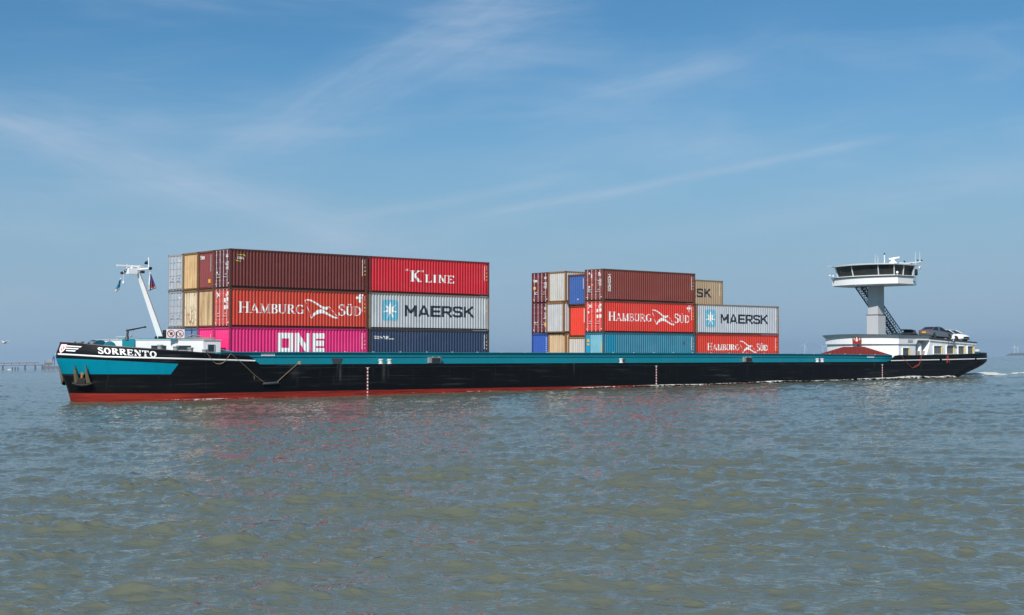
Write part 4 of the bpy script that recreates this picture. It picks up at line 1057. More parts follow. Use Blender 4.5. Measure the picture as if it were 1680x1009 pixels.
container(0, Y(4), Z2, 'orange container with white lettering and ribbon emblem, above the magenta one', (206, 66, 46), end='door', decor=[(DECAL_W, 'lettering', ribbon_logo()), (DECAL_W, 'lettering', corner_cross())], rust=.05, rodcol=SILVER, seed=2, k=.92, key='orange_red', fcol=(120, 66, 46),
          endcol=(205, 62, 48), endextra=[(DECAL_W, [rect(.24, .52, 1.9, 2.2), rect(.64, .86, 1.85, 2.15), rect(.24, .52, 1.35, 1.65), rect(.64, .86, 1.32, 1.62), rect(.24, .44, 2.35, 2.62)] + strokes_to_polys([([(2.0, 2.6), (1.8, 2.42), (1.55, 2.3)], .09), ([(1.95, 2.2), (1.8, 2.42)], .08), ([(1.8, 2.42), (1.6, 2.5)], .06)], 1, 1, 0, 0, 0))])
one = text('ONE', 4.08, 8.20, .95, 1.56, lambda ch: sans(ch, .27), None, .13)
container(0, Y(4), Z3, 'magenta container with three big white block letters on its side', (228, 42, 122), end='wall', decor=[(DECAL_W, 'lettering', one)], rust=.02, seed=3, frame_rust=.10, key='magenta', k=.95)
kk_ = text('K', 4.0, 5.08, 1.00, .90, KLN)
kl = text('LINE', 5.48, 8.48, .98, .64, KLN, None, .12)
kk_ += [rect(3.55, 3.62, 1.85, 2.0), rect(3.68, 3.75, 1.85, 2.0), rect(5.12, 5.19, 1.80, 1.95), rect(5.25, 5.32, 1.80, 1.95)]
container(XB, Y(4), Z1, 'bright crimson container with white serif lettering, on top of the forward stack', (206, 30, 46), end='wall', decor=[(DECAL_W, 'lettering', kk_), (DECAL_W, 'word_lettering', kl)], rust=.02, seed=4, frame_rust=.3, key='crimson', fcol=(120, 50, 46))
container(XB, Y(4), Z2, 'pale grey container with blue star square, directly under the crimson one', (188, 193, 196), end='wall', decor=blue_square_logo(1.24), rust=.10, seed=5, frame_rust=.42, key='pale_grey', k=.95, fcol=(140, 128, 110))
nyk = text('NYK', 1.02, 1.95, 2.10, .26, SAN) + [rect(1.98, 2.40, 2.10, 2.16)] + [([(.42 + .05 * i, 2.36 - .09 * i), (.95, 2.36 - .09 * i - .02), (.95, 2.30 - .09 * i), (.46 + .05 * i, 2.31 - .09 * i)][::-1], 0) for i in range(3)]
container(XB, Y(4), Z3, 'dark navy container with small white letters near its top edge', (44, 62, 92), end='wall', decor=[(DECAL_W, 'lettering', nyk), (DECAL_R, 'lettering', [rect(.5, .9, 2.24, 2.27, 2)])], rust=.02, seed=6, key='navy', fcol=(70, 60, 60))
fwd = {
 (3, Z1): ('brownish red container end with small white letters and yellow sticker', (132, 58, 58), 'wall', .03, [(DECAL_W, endtext('tex', 2.12, 1.42, 2.28, .30, lambda ch: sans(ch, .2))), (DECAL_Y, [rect(.50, .84, .46, .74)]), (DECAL_W, [rect(.42, .47, 1.3, 2.55)])]),
 (3, Z2): ('cream container end rusty at its foot, beside the orange doors', (206, 178, 134), 'wall', .34, []),
 (3, Z3): ('magenta container end without big letters, behind the grey gangway', (232, 44, 124), 'wall', .02, [(DECAL_W, [rect(.42, .47, 1.5, 2.4)])]),
 (2, Z1): ('tan ribbed container end on top between grey and brownish red ends', (214, 178, 128), 'wall', .16, []),
 (2, Z2): ('heavily rust spotted cream container end beside the grey doors', (212, 196, 166), 'wall', .55, []),
 (2, Z3): ('greyish blue container end just right of the prohibition signs', (98, 124, 160), 'wall', .05, []),
 (1, Z1): ('upper light grey container showing its doors, far top of the forward stack', (184, 189, 196), 'door', .05, [(DECAL_B, [rect(1.42, 1.66, 2.0, 2.3)]), (DECAL_Y, [rect(.66, .86, .22, .34)])]),
 (1, Z2): ('lower light grey container showing its doors, above the prohibition signs', (176, 181, 188), 'door', .05, [(DECAL_B, [rect(1.42, 1.66, 2.0, 2.3)]), (DECAL_Y, [rect(.66, .86, .22, .34)])]),
 (1, Z3): ('grey container almost hidden behind the prohibition signs', (150, 156, 165), 'wall', .08, []),
}
for (c_, z), (lb, rgb, en, ru, ex) in fwd.items():
    container(0.05 * rnd.uniform(-1, 1), Y(c_), z, lb, rgb, end=en, rust=ru, smarks=False, endextra=ex, seed=c_ * 7 + int(z), rodcol=LGREY if c_ == 1 else None, frame_rust=.5 if c_ in (2, 3) and z != Z3 else .2, endrust=ru, k=.95, fcol=(128, 100, 62) if c_ == 2 and z != Z3 else ((112, 66, 44) if c_ == 3 and z != Z3 else None), ribs=(.75 if ru > .1 else 0))
# after block ---------------------------------------------------------------------
X2 = 37.784
XB2 = X2 + LL + .175
zon = [([(.62 + .34 * (1 - v), 2.42 - u) for u, v in p], l) for p, l in text('NONSENZ'[:0] or 'NOSNOS', 0, 1.55, 0, 1.0, SAN, None, .14)]
container(X2, Y(4), Z1, 'reddish brown container with vertical white letters, topmost of the after stack', (128, 58, 47), end='door', decor=[(DECAL_W, 'lettering', zon)], rust=.04, rodcol=SILVER, seed=8, key='red_brown', fcol=(104, 62, 46),
          endcol=(132, 56, 50), endextra=[(DECAL_Y, [rect(1.4, 1.55, 1.38, 1.55)]), (DECAL_W, [rect(1.75, 1.9, 2.45, 2.6), rect(1.45, 1.6, 2.1, 2.5), rect(1.75, 1.95, 1.22, 1.36), rect(.45, .6, 2.3, 2.6)]), (LGREY, [rect(1.8, 2.0, .85, 1.15)])])
container(X2, Y(4), Z2, 'bright red container with white lettering and ribbon emblem, above the teal one', (226, 58, 44), end='door', decor=[(DECAL_W, 'lettering', ribbon_logo(.99, -.08, 0.02)), (DECAL_W, 'lettering', corner_cross(11.3, 2.42))], rust=.03, rodcol=SILVER, seed=9, k=.92, key='bright_red', fcol=(128, 66, 48),
          endextra=[(DECAL_W, [rect(.24, .52, 1.9, 2.2), rect(.64, .86, 1.85, 2.15), rect(.24, .52, 1.35, 1.65), rect(.64, .86, 1.32, 1.62), rect(.24, .5, 2.4, 2.6), rect(1.85, 2.0, 1.75, 1.95)] + strokes_to_polys([([(2.0, 2.2), (1.8, 2.42), (1.45, 2.3)], .09), ([(1.95, 2.6), (1.8, 2.42), (1.5, 2.55)], .08)], 1, 1, 0, 0, 0))])
container(X2, Y(4), Z3, 'faded teal container with darker patch, under the bright red one', (58, 132, 156), end='wall', rust=.03, seed=10, key='teal_blue', dirt=.45,
          endcol=(120, 178, 195), decor=[(plain('deep_teal_patch', lin(0, 128, 160, 1)), 'paint_patch', [rect(.5, 1.6, 1.05, 2.72)]), (plain('dark_patch', lin(60, 90, 120, 1)), 'paint_patch', [rect(10.45, 10.8, 1.85, 2.15, 3)])],
          endextra=[(plain('bright_teal_patch', lin(20, 150, 185, 1)), [rect(1.75, 2.2, .9, 2.7)]), (DECAL_Y, [rect(1.85, 2.15, 2.05, 2.3, 2), rect(1.85, 2.15, 1.75, 1.9, 2), rect(.16, .26, .5, 2.0, 2)])])
container(XB2, Y(4), Z2, 'pale grey container with blue star square, at the right end of the after stack', (190, 196, 203), end='wall', decor=blue_square_logo(1.22), rust=.13, seed=11, frame_rust=.42, key='pale_grey_worn', k=.95, fcol=(140, 124, 100))
container(XB2, Y(4), Z3, 'red container with white letters half hidden, lowest at the right end', (222, 62, 44), end='wall', decor=[(DECAL_W, 'lettering', ribbon_logo(.83, .89, .49 - .05))], rust=.02, seed=12, key='orange_red_low', k=.92)
container(XB2, Y(1), Z1, 'weathered tan container with two dark letters showing behind the after stack', (182, 156, 124), end='wall', decor=blue_square_logo(1.03), rust=.22, seed=13, frame_rust=.4, key='weathered_tan', smarks=True)
aft = [
 (1, Z1, 0, 'maroon container doors on the top left corner of the after stack', (112, 38, 42), 'door', .05, [(DECAL_W, endtext('tex', 2.2, 1.62, 2.0, .26, lambda ch: sans(ch, .22))), (DECAL_Y, [rect(1.85, 2.2, 1.3, 1.55)]), (LGREY, [rect(1.8, 2.05, .8, 1.05)])]),
 (1, Z2, 0, 'maroon container doors directly above the cobalt blue end', (110, 40, 48), 'door', .06, [(DECAL_Y, [rect(.25, .62, .65, 1.0), rect(1.5, 1.62, .95, 1.1)]), (DECAL_W, [rect(1.9, 2.0, .95, 1.1)])]),
 (1, Z3, 0, 'cobalt blue container end low at the left corner of the after stack', (50, 88, 170), 'wall', .06, [(DECAL_W, [rect(.3, .37, 1.0 + .2 * i, 1.12 + .2 * i) for i in range(8)])]),
 (2, Z1, -.1, 'whitish container end with rust flecks, left of the royal blue one', (196, 194, 188), 'wall', .20, []),
 (2, Z2, -.35, 'whitish container end left of the plain scarlet one', (192, 192, 192), 'wall', .18, []),
 (2, Z3, -.1, 'sandy tan container end right of the cobalt blue one', (206, 176, 140), 'wall', .18, []),
 (3, Z1 - .36, .15, 'royal blue container end set lower than its top neighbours', (56, 92, 158), 'wall', .05, [(DECAL_W, [rect(1.0, 1.12, .5, .62), rect(.3, .35, 1.5, 2.5)])]),
 (3, Z2 - .36, .3, 'plain scarlet container end with one thin white line', (226, 62, 42), 'wall', .03, [(DECAL_W, [rect(.32, .40, 1.3, 2.6)])]),
 (3, Z3 - .36, .15, 'dull white container end lowest beside the teal one', (200, 192, 184), 'wall', .16, []),
]
for (c_, z, dx, lb, rgb, en, ru, ex) in aft:
    container(X2 + dx, Y(c_), z, lb, rgb, L=LL if c_ == 1 or z == Z2 else LL, end=en, rust=ru, smarks=False, endextra=ex, seed=40 + c_ * 5 + int(z), rodcol=SILVER, frame_rust=.45 if c_ > 1 else .25, endrust=ru, fcol=(150, 110, 70) if ru > .1 else ((105, 62, 46) if c_ == 3 else None), ribs=(.45 if ru > .1 else 0))

# ---- cars on the after deck
def car(label, M, body, plate=True, group='cars on the barge roof'):
    o = thing('parked_car', label, 'car', M, group)
    # x = length (front at +x), y = width, z up
    st = [(-2.2, .62, .42, .78), (-2.12, .80, .30, .98), (-1.8, .88, .22, 1.02), (-1.2, .90, .20, 1.0), (-.2, .90, .20, .97), (.7, .90, .20, .95), (1.15, .90, .20, .93), (1.7, .87, .22, .84), (2.05, .80, .26, .72), (2.2, .62, .36, .60)]
    b = MB(); vs = []; n = 12
    for x, w, z0, z1 in st:
        zm = z0 + (z1 - z0) * .55
        half = [(0, z0), (w * .8, z0), (w, z0 + .12), (w, zm), (w * .95, z1 - .05), (w * .84, z1), (0, z1 + .03)]
        vs += [(x, y_, z_) for y_, z_ in half] + [(x, -y_, z_) for y_, z_ in half[-2:0:-1]]
    fs = [(i * n + k, i * n + (k + 1) % n, (i + 1) * n + (k + 1) % n, (i + 1) * n + k) for i in range(len(st) - 1) for k in range(n)]
    fs += [tuple(range(n - 1, -1, -1)), tuple(range((len(st) - 1) * n, len(st) * n))]
    b.add(vs, [f[::-1] for f in fs]); bo = b.build('body', body, o, 40)
    g = MB(); sg = [(-1.75, .80, .70, 1.0), (-1.05, .80, .62, 1.36), (-.3, .80, .60, 1.43), (.25, .80, .62, 1.38), (1.12, .80, .74, .97)]
    vs = []
    for x, wb, wt_, z1 in sg: vs += [(x, -wb, .93), (x, -wt_, z1), (x, wt_, z1), (x, wb, .93)]
    g.add(vs, [(i * 4 + k, (i + 1) * 4 + k, (i + 1) * 4 + (k + 1) % 4, i * 4 + (k + 1) % 4) for i in range(4) for k in range(4)] + [(0, 1, 2, 3), (19, 18, 17, 16)])
    g.build('windows', glass('car_glass', (.012, .018, .03), .05), o)
    r_ = MB(); rr = [(-1.12, .615, 1.36), (-.3, .595, 1.435), (.28, .615, 1.385)]
    r_.add([(x, s_ * w, z + dz) for x, w, z in rr for s_, dz in ((-1, .0), (1, .0), (1, .03), (-1, .03))], [(i * 4 + k, (i + 1) * 4 + k, (i + 1) * 4 + (k + 1) % 4, i * 4 + (k + 1) % 4) for i in range(2) for k in range(4)] + [(0, 1, 2, 3), (11, 10, 9, 8)])
    r_.build('roof', body, o)
    for s_ in (-1, 1):
        for a, c in (((-1.75, .80, 1.0), (-1.1, .63, 1.37)), ((.27, .63, 1.39), (1.12, .78, .98))): MB().tube([(a[0], s_ * (a[1] * .95), a[2]), (c[0], s_ * c[1], c[2])], .04, 6).build('roof_pillar', body, o)
        MB().tube([(-.35, s_ * .80, .95), (-.3, s_ * .62, 1.42)], .035, 6).build('roof_pillar', body, o)
    for x in (-1.35, 1.38):
        for s_ in (-1, 1):
            w = MB(); w.lathe((x, s_ * .80 - .09, .32), [(.26, 0), (.325, .03), (.325, .17), (.26, .2)], 20, 'y'); wo_ = w.build('wheel', RUBBER, o, 40)
            w = MB(); w.lathe((x, s_ * .80 + s_ * .10 - .01, .32), [(.2, 0), (.2, .02)], 12, 'y'); w.build('rim', plain('dark_rim', (.09, .09, .1), .3, .6), wo_)
            w = MB(); w.lathe((x, s_ * .865 - .03, .35), [(.37, 0), (.37, .06)], 18, 'y'); w.build('wheel_arch', RUBBER, bo)
    for s_ in (-1, 1):
        w = MB(); w.box(2.0, 2.12, s_ * .62 - .13, s_ * .62 + .13, .60, .70); w.build('headlight', glass('lamp_glass', (.25, .27, .3), .1), o)
        w = MB(); w.box(-2.2, -2.06, s_ * .64 - .14, s_ * .64 + .14, .80, .92); w.build('tail_light', DECAL_R, o)
        w = MB(); w.box(.85, 1.0, s_ * .96 - .07, s_ * .96 + .07, .95, 1.07); w.build('wing_mirror', BLACKP, o)
    w = MB(); w.box(2.12, 2.22, -.5, .5, .40, .60); w.box(2.14, 2.21, -.62, .62, .24, .33); w.build('grille', BLACKP, o)
    if plate:
        w = MB(); w.box(-2.24, -2.21, -.27, .27, .60, .78); w.build('licence_plate', DECAL_Y, o)
zc = lambda x: 5.29 + (4.82 - 5.29) * (x - 88.8) / 9.1
car('silver-grey car with a yellow rear plate parked on the after roof', T(92.55, 1.75, zc(92.55)) @ Matrix.Rotation(R(3.0), 4, 'Y') @ Matrix.Rotation(R(-2), 4, 'Z'), paint('silver_car_paint', (.19, .205, .22), 0, .05, .25, .5, 0))
car('white car facing the camera beside the grey one', T(97.5, 2.95, zc(97.5)) @ Matrix.Rotation(R(-94), 4, 'Z'), paint('white_car_paint', (.78, .78, .77), 0, .04, .25, 0, 0))
# low covered box with raised flap ahead of the cars
o = thing('deck_box', 'low dark green covered box with a raised dark flap at the stair foot', 'deck box', T(89.1, 3.6, 5.34))
b = MB(); b.prism_y([(-1.6, 0), (1.6, 0), (1.5, .42), (.2, .52), (-1.55, .42)], -.8, .8); b.build('box', paint('dark_green_cover', lin(40, 62, 66, 1), 0, .3), o)
b = MB(); b.prism_y([(.75, .46), (1.35, .46), (1.15, .80), (.25, .92), (.25, .86), (1.0, .74)], -.75, .75); b.build('flap', paint('grey_flap', (.085, .09, .105), 0, .2), o)
b = MB(); b.box(-1.62, 1.3, -.83, -.805, .1, .34); b.build('dark_panel', BLACKP, o)
o = thing('storage_tub', 'small orange tub just showing above the grey car', 'tub', T(97.3, 5.9, 5.02))
b = MB(); b.prism([(-.6, -.3), (.6, -.3), (.6, .3), (-.6, .3)], 0, 1.26, [(-.5, -.25), (.5, -.25), (.5, .25), (-.5, .25)]); b.build('tub', plain('orange_tub', lin(230, 170, 90, .9)), o)
b = MB(); b.prism([(-.55, -.3), (.55, -.3), (.55, .3), (-.55, .3)], 1.262, 1.32); b.build('lid', plain('orange_lid', lin(235, 150, 60, .9)), o)

# ---- prohibition signs, gangway on the forecastle roof
for i, (x, lb) in enumerate(((-4.45, 'left white sign with a dark hand under a red slashed ring'), (-3.74, 'right white sign with a small grey mark under a slashed ring'))):
    o = thing('warning_sign', lb, 'sign', T(x, 1.15, 4.36) @ Matrix.Rotation(R(-12), 4, 'Z'), 'prohibition signs on the forecastle')
    b = MB(); b.box(0, .66, 0, .02, .10, .74); b.build('board', WHITE, o)
    [MB().box(u, u + .04, .02, .05, 0, .1).build('post', GALV, o) for u in (.05, .57)]
    b = MB(); c0 = (.33, .42)
    ringp = strokes_to_polys([(arc(c0[0], c0[1], .245, .245, 0, 360, 28), .055)], 1, 1, 0, 0, 0) + strokes_to_polys([([(.16, .59), (.50, .25)], .055)], 1, 1, 0, 0, 2)
    for p, l in ringp: b.add([(u, -.004 - .001 * l, v) for u, v in p], [tuple(range(len(p)))])
    b.build('ring', DECAL_R, o)
    b = MB()
    if i == 0:
        for p, l in tri([(.27, .30), (.42, .30), (.45, .44), (.43, .56), (.37, .50), (.33, .55), (.29, .5), (.25, .42)]): b.add([(u, -.002, v) for u, v in p], [(0, 1, 2)])
    else:
        b.box(.27, .34, -.003, -.001, .33, .40); b.box(.36, .42, -.003, -.001, .40, .50); b.box(.26, .40, -.003, -.001, .28, .31)
    b.build('pictogram', DGREY, o)
o = thing('gangway', 'grey aluminium gangway lying on the forecastle roof before the magenta ends', 'gangway', T(-2.4, 2.1, 4.40))
b = MB()
for y in (-.25, .25): b.box(-.9, 2.2, y - .03, y + .03, 0, .14)
b.build('rail', GALV, o)
for x in np.arange(-.8, 2.2, .3): MB().box(x, x + .05, -.215, .215, .04, .10).build('rung', GALV, o)
b = MB(); b.tube([(0, 0, .14), (.5, 0, .32), (1.2, 0, .2)], .05, 8); b.build('handle', GALV, o)

# ---- flags on the yard
def cloth(name, label, pts_rows, mats_rows, group=None):
    """rows of points top to bottom"""
    mb = MB(); n = len(pts_rows[0])
    for r_ in pts_rows: mb.v += [tuple(p) for p in r_]
    ms = []
    for i in range(len(pts_rows) - 1):
        for k in range(n - 1):
            m_ = mats_rows[i] if not isinstance(mats_rows[i], (list, tuple)) else mats_rows[i][min(k, len(mats_rows[i]) - 1)]
            if m_ not in ms: ms.append(m_)
            mb.f.append((i * n + k, (i + 1) * n + k, (i + 1) * n + k + 1, i * n + k + 1)); mb.mi.append(ms.index(m_))
    me = mb.mesh(name, ms, 60); o = link(name, me); aboard(o); tag(o, label, 'flag', group)
    md = o.modifiers.new('thickness', 'SOLIDIFY'); md.thickness = .012
    return o
FT = plain('flag_teal', lin(0, 105, 140, 1), .8); FW = plain('flag_white', (.72, .72, .72), .8); FG = plain('flag_grey', (.42, .44, .47), .8); FN = plain('flag_violet', lin(70, 60, 110, 1), .8); FR_ = plain('flag_red', lin(150, 45, 55, 1), .8); FD = plain('flag_dark', lin(20, 50, 70, 1), .8)
def fan(x, y, z_top, h_, w0, w1, lean, ph, rows=10, n=9):
    out = []
    for i in range(rows):
        f = i / (rows - 1); w = w0 + (w1 - w0) * f
        out.append([(x + lean * f + (k / (n - 1) - .5) * w, y + .10 * f * math.sin(k * 1.9 + ph + f * 2), z_top - h_ * f - .10 * f * math.cos(k / (n - 1) * 3.1)) for k in range(n)])
    return out
rows = fan(-5.35, 6.95, 9.0, 1.02, .05, .38, -.30, 0)
cloth('flag', 'drooping teal and white flag hanging from the far end of the mast yard', rows, [FW, FT, FD, FT, FT, FT, FT, FG, FG])
rows = fan(-4.82, 3.15, 9.30, 1.30, .03, .62, .18, 1.0)
cloth('flag', 'drooping white flag with violet folds and a red band', rows, [FW, [FW, FW, FW, FG, FN], [FW, FW, FG, FN, FN], [FW, FW, FG, FN, FN], [FW, FG, FG, FN], [FW, FR_, FR_, FN], [FG, FR_, FR_, FR_, FN], [FG, FG, FG, FR_], FG])
rows = [[(-4.92 - .36 * k / 5, 3.15 + .04 * math.sin(k), 10.18 - .34 * f * (1 - .5 * k / 5) - .16 * k / 5) for k in range(6)] for f in (0, .33, .66, 1)]
cloth('pennant', 'small dark teal pennant on the pole at the near end of the yard', rows, [FT, FD, FD])
rows = [[(-4.9 - .24 * k / 4, 6.9 + .03 * math.sin(k), 10.03 - .22 * f * (1 - .6 * k / 4) - .06 * k / 4) for k in range(5)] for f in (0, .5, 1)]
cloth('pennant', 'small dark pennant on the pole at the far end of the yard', rows, [FD, FD])

# ---- ropes
def rope(name, label, segs, mat, r=.016, fender=None, cat='rope'):
    o = thing(name, label, cat)
    b = MB()
    for s_ in segs: b.tube(s_, r, 6)
    b.build('line', mat, o, 60)
    if fender:
        f = MB(); f.tube(fender, [.06, .10, .10, .06], 10); f.build('fender', paint('scuffed_rubber', (.05, .05, .06), 0, .5, .8), o, 40)
YS = -1.06
rope('mooring_rope', 'slack tan rope looped over the bow bulwark under the forecastle window', [[(-2.35, YS, 3.36), (-2.1, YS, 3.05), (-1.78, YS, 2.70), (-1.5, YS - .02, 2.60), (-1.2, YS - .02, 2.66), (-.9, YS, 2.78), (-.48, YS, 3.33)], [(-1.7, YS - .03, 2.62), (-1.3, YS - .03, 2.57), (-1.05, YS - .03, 2.68)]], TAN_ROPE)
rope('fender_rope', 'long tan rope slung down the black hull with a grey fender', [[(-.46, YS, 3.36), (1.0, YS, 2.22), (1.5, YS, 1.78), (2.35, YS, 1.20)], [(3.35, YS, 1.18), (4.2, YS, 1.85), (5.3, YS, 2.70)], [(1.46, YS, 1.72), (1.52, YS, 1.45)]], TAN_ROPE, .016, [(2.2, YS - .05, 1.10), (2.4, YS - .05, 1.12), (3.3, YS - .05, 1.16), (3.5, YS - .05, 1.15)])
rope('fender_rope', 'orange rope hung in a wide loop on the black stern quarter', [[(81.7, YS, 3.30), (83.0, YS, 2.35), (83.8, YS, 1.84), (84.6, YS, 1.98), (85.1, YS, 2.16), (85.3, YS, 2.5), (85.66, YS, 3.30)], [(84.0, YS - .03, 1.90), (84.5, YS - .03, 2.10), (85.0, YS - .03, 2.22)]], ORANGE_ROPE, .024)
rope('fender_rope', 'short doubled orange rope hanging below the after cabin windows', [[(90.6, YS, 3.38), (90.55, YS, 2.4)], [(90.75, YS, 3.38), (91.05, YS, 2.42)], [(90.55, YS - .02, 3.34), (90.75, YS - .02, 3.40), (90.9, YS - .02, 3.32)], [(90.62, YS, 3.38), (90.66, YS, 2.45)]], ORANGE_ROPE, .026)

# ------------------------------------------------------------------ foam along the hull and astern
def foam_mat():
    m = bpy.data.materials.new('white_foam'); m.use_nodes = True
    t = NT(m.node_tree); b = t.n['Principled BSDF']; out = t.n['Material Output']
    pos = t.node('ShaderNodeNewGeometry').outputs['Position']
    b.inputs['Base Color'].default_value = (.62, .63, .58, 1); b.inputs['Roughness'].default_value = .8
    uv = t.node('ShaderNodeUVMap').outputs[0]; ux_, uy_, _ = t.sep(uv)
    n1 = t.noise(t.map(pos, scale=(.55, 1.2, 1.2)), 1.0, 4, .65); n2 = t.noise(t.map(pos, scale=(1, 2, 2)), 2.6, 5, .72)
    n = t.m('ADD', t.m('MULTIPLY', n1, .42), t.m('MULTIPLY', n2, .58))
    # uv.x carries how much foam there is, uv.y the position across the band
    thr = t.m('SUBTRACT', .78, t.m('MULTIPLY', ux_, .42))
    edge = t.m('MULTIPLY', t.m('ABSOLUTE', t.m('SUBTRACT', uy_, .16)), .42)
    a = t.ramp(t.m('SUBTRACT', n, t.m('ADD', thr, edge)), -.02, .05)
    tr = t.node('ShaderNodeBsdfTransparent'); mx = t.node('ShaderNodeMixShader')
    t.put(mx.inputs[0], t.m('MULTIPLY', a, .93)); t.l.new(tr.outputs[0], mx.inputs[1]); t.l.new(b.outputs[0], mx.inputs[2]); t.l.new(mx.outputs[0], out.inputs[0])
    return m
FOAM = foam_mat()
def foam_strip(name, label, path, width, amount, lift, seed, lip=.0):
    """path: fn(s)->(x,y); s in 0..1"""
    rg = np.random.RandomState(seed); N = 900; K = 9
    ph = rg.rand(12) * 6.28; fr = np.exp(rg.uniform(math.log(6), math.log(260), 12))
    me = bpy.data.meshes.new(name); vs = []; uv = []; fs = []
    for i in range(N + 1):
        s = i / N; x, y = path(s)
        w = sum(math.sin(f * s + p) for f, p in zip(fr, ph)) / 12
        am = amount(s) + .35 * w; wd = width(s) * (1 + .5 * math.sin(fr[3] * s + ph[1])); lf = lift(s) * max(.15, 1 + 1.3 * w)
        for k in range(K):
            f = k / (K - 1)
            bump = math.sin(min(1, f * 1.5 + .18) * math.pi) ** 1.2 if f < .6 else math.sin(min(1, f * 1.5 + .18) * math.pi if f * 1.5 + .18 < 1 else math.pi) ** 2
            z = .04 + lf * max(0, bump) + .03 * math.sin(fr[7] * s + 5 * f + ph[4])
            vs.append((x, y - wd * f, max(.03, z))); uv.append((am, f))
    for i in range(N):
        for k in range(K - 1): fs.append((i * K + k, i * K + k + 1, (i + 1) * K + k + 1, (i + 1) * K + k))
    me.from_pydata(vs, [], fs); ul = me.uv_layers.new(name='UVMap')
    li = np.zeros(len(me.loops), np.int32); me.loops.foreach_get('vertex_index', li)
    ul.data.foreach_set('uv', np.array(uv, np.float32)[li].ravel())
    me.polygons.foreach_set('use_smooth', [True] * len(fs)); me.materials.append(FOAM); me.update()
    o = link(name, me); tag(o, label, None, None, 'stuff'); o['category'] = 'foam'; return o
def side_path(s):
    x = -9.6 + (94.5 + 9.6) * s
    if x < -2: return (x, YC - hull_b(x + .0, -.1) + .05)
    return (x, (-.98 if x < 88 else YC - hull_b(x, .1)) + .04)
foam_strip('bow_wave', 'broken white foam running along the waterline of the hull', side_path,
           lambda s: .40 + .8 * s + (.4 if .08 < s < .22 else 0), lambda s: lerp(s, [(0, .58), (.07, .74), (.16, .68), (.3, .62), (.42, .72), (.55, .86), (.75, .88), (.9, .90), (1, .95)]),
           lambda s: lerp(s, [(0, .0), (.1, .035), (.3, .02), (.45, .05), (.6, .15), (.8, .19), (1, .24)]), 3)
def wake_path(y0, dy): return lambda s: (91.5 + 75 * s, y0 + dy * s)
foam_strip('stern_wake', 'white churned wake trailing on the water behind the stern', wake_path(4.5, 2.0), lambda s: 3.4 + 2 * s, lambda s: lerp(s, [(0, .9), (.12, 1.05), (.35, .9), (.7, .7), (1, .5)]), lambda s: .30 * (1 - .6 * s), 5)
foam_strip('stern_wake', 'thin line of foam peeling away from the stern quarter', wake_path(-.6, -1.5), lambda s: 1.2 + .8 * s, lambda s: lerp(s, [(0, .8), (.2, .62), (.5, .42), (1, .2)]), lambda s: .16 * (1 - .6 * s), 9)
foam_strip('foam_patch', 'small glittering foam patch on the water before the bow', lambda s: (-13.6 + 6.4 * s, -7.6 - 2.8 * s), lambda s: 2.4, lambda s: .42 - .5 * abs(s - .5), lambda s: .05, 14)

# ------------------------------------------------------------------ the far side of the river
def at(x, y): return Matrix.Translation((x, y, 0))
def facing(px_, d):
    a = YAW + math.atan((px_ - 840) / F); return Vector((CAM.x + d * math.sin(a), CAM.y + d * math.cos(a), 0)), a
p0, a0 = facing(-60, 2000); p1, a1 = facing(71, 2000); p2, _ = facing(91, 2000)
ax = (p1 - p0).normalized(); ang = math.atan2(ax.y, ax.x); LJ = (p1 - p0).length
jm = paint('jetty_concrete', (.16, .16, .17), 0, .3, .8, tscale=.1); js = paint('jetty_steel', (.10, .11, .13), 0, .3, .7, tscale=.1)
o = thing('jetty', 'long grey pier on piles at the left edge of the horizon', 'jetty', T(p0.x, p0.y, 0) @ Matrix.Rotation(ang, 4, 'Z'), ship=False)
b = MB(); b.box(0, LJ, -2.5, 2.5, 5.8, 7.0); b.build('deck', jm, o)
b = MB(); b.box(0, LJ - 6, -2.4, -2.0, 9.0, 9.7); b.cur = 1; b.box(0, LJ - 8, -1.8, -.6, 7.6, 8.6)
b.cur = 0
for x in np.arange(2, LJ - 4, 9.5): b.box(x, x + .5, -2.4, -2.0, 7, 9.0)
b.build('pipe_rack', [js, paint('pale_pipe', (.5, .47, .44), 0, .2)], o)
for pxs in (3.5, 40, 57, 69): 
    u = (pxs + 60) / 131 * LJ; b = MB(); b.box(u - 1.2, u + 1.2, -2.2, 2.2, -.5, 5.8); b.build('pile', js, o)
for pxs in (19, 23.5, 28): 
    u = (pxs + 60) / 131 * LJ; q = p0 + ax * u - Vector((-ax.y, ax.x, 0)) * 9
    d = thing('mooring_dolphin', 'squat dark mooring post standing before the pier', 'mooring post', T(q.x, q.y, 0), 'mooring posts before the pier', ship=False)
    b = MB(); b.lathe((0, 0, -.5), [(.8, 0), (.8, 3.6), (1.1, 3.7), (1.1, 4.2)], 10); b.build('post', js, d)
o = thing('loading_platform', 'loading platform with a raised blue arm at the end of the pier', 'loading platform', T(p1.x, p1.y, 0) @ Matrix.Rotation(ang, 4, 'Z'), ship=False)
b = MB(); b.box(0, 20.0, -4, 4, 1.0, 4.6); b.box(1, 11, -4, 4, 5.8, 9.6); b.build('platform', jm, o)
b = MB(); b.box(4, 11, -3, 3, 9.61, 12.4); b.box(6, 9, -2.5, 2.5, 12.41, 14.4); b.build('shed', paint('dirty_white', (.35, .35, .34), 0, .4), o)
b = MB(); b.tube([(9.5, 0, 6), (12.6, 0, 18.6)], [.9, .5], 8); b.tube([(13.4, 0, 6), (13.8, 0, 17)], .5, 8); b.tube([(12.6, 0, 18.6), (13.6, 0, 9)], .35, 8); b.build('loading_arm', paint('blue_steel', lin(60, 90, 150, 1), 0, .2), o)
b = MB()
for x in (1.5, 6.5, 12, 18.5): b.box(x - .6, x + .6, -3.6, 3.6, -.5, 1.0 if x > 10 else 5.8)
b.build('pile', js, o)
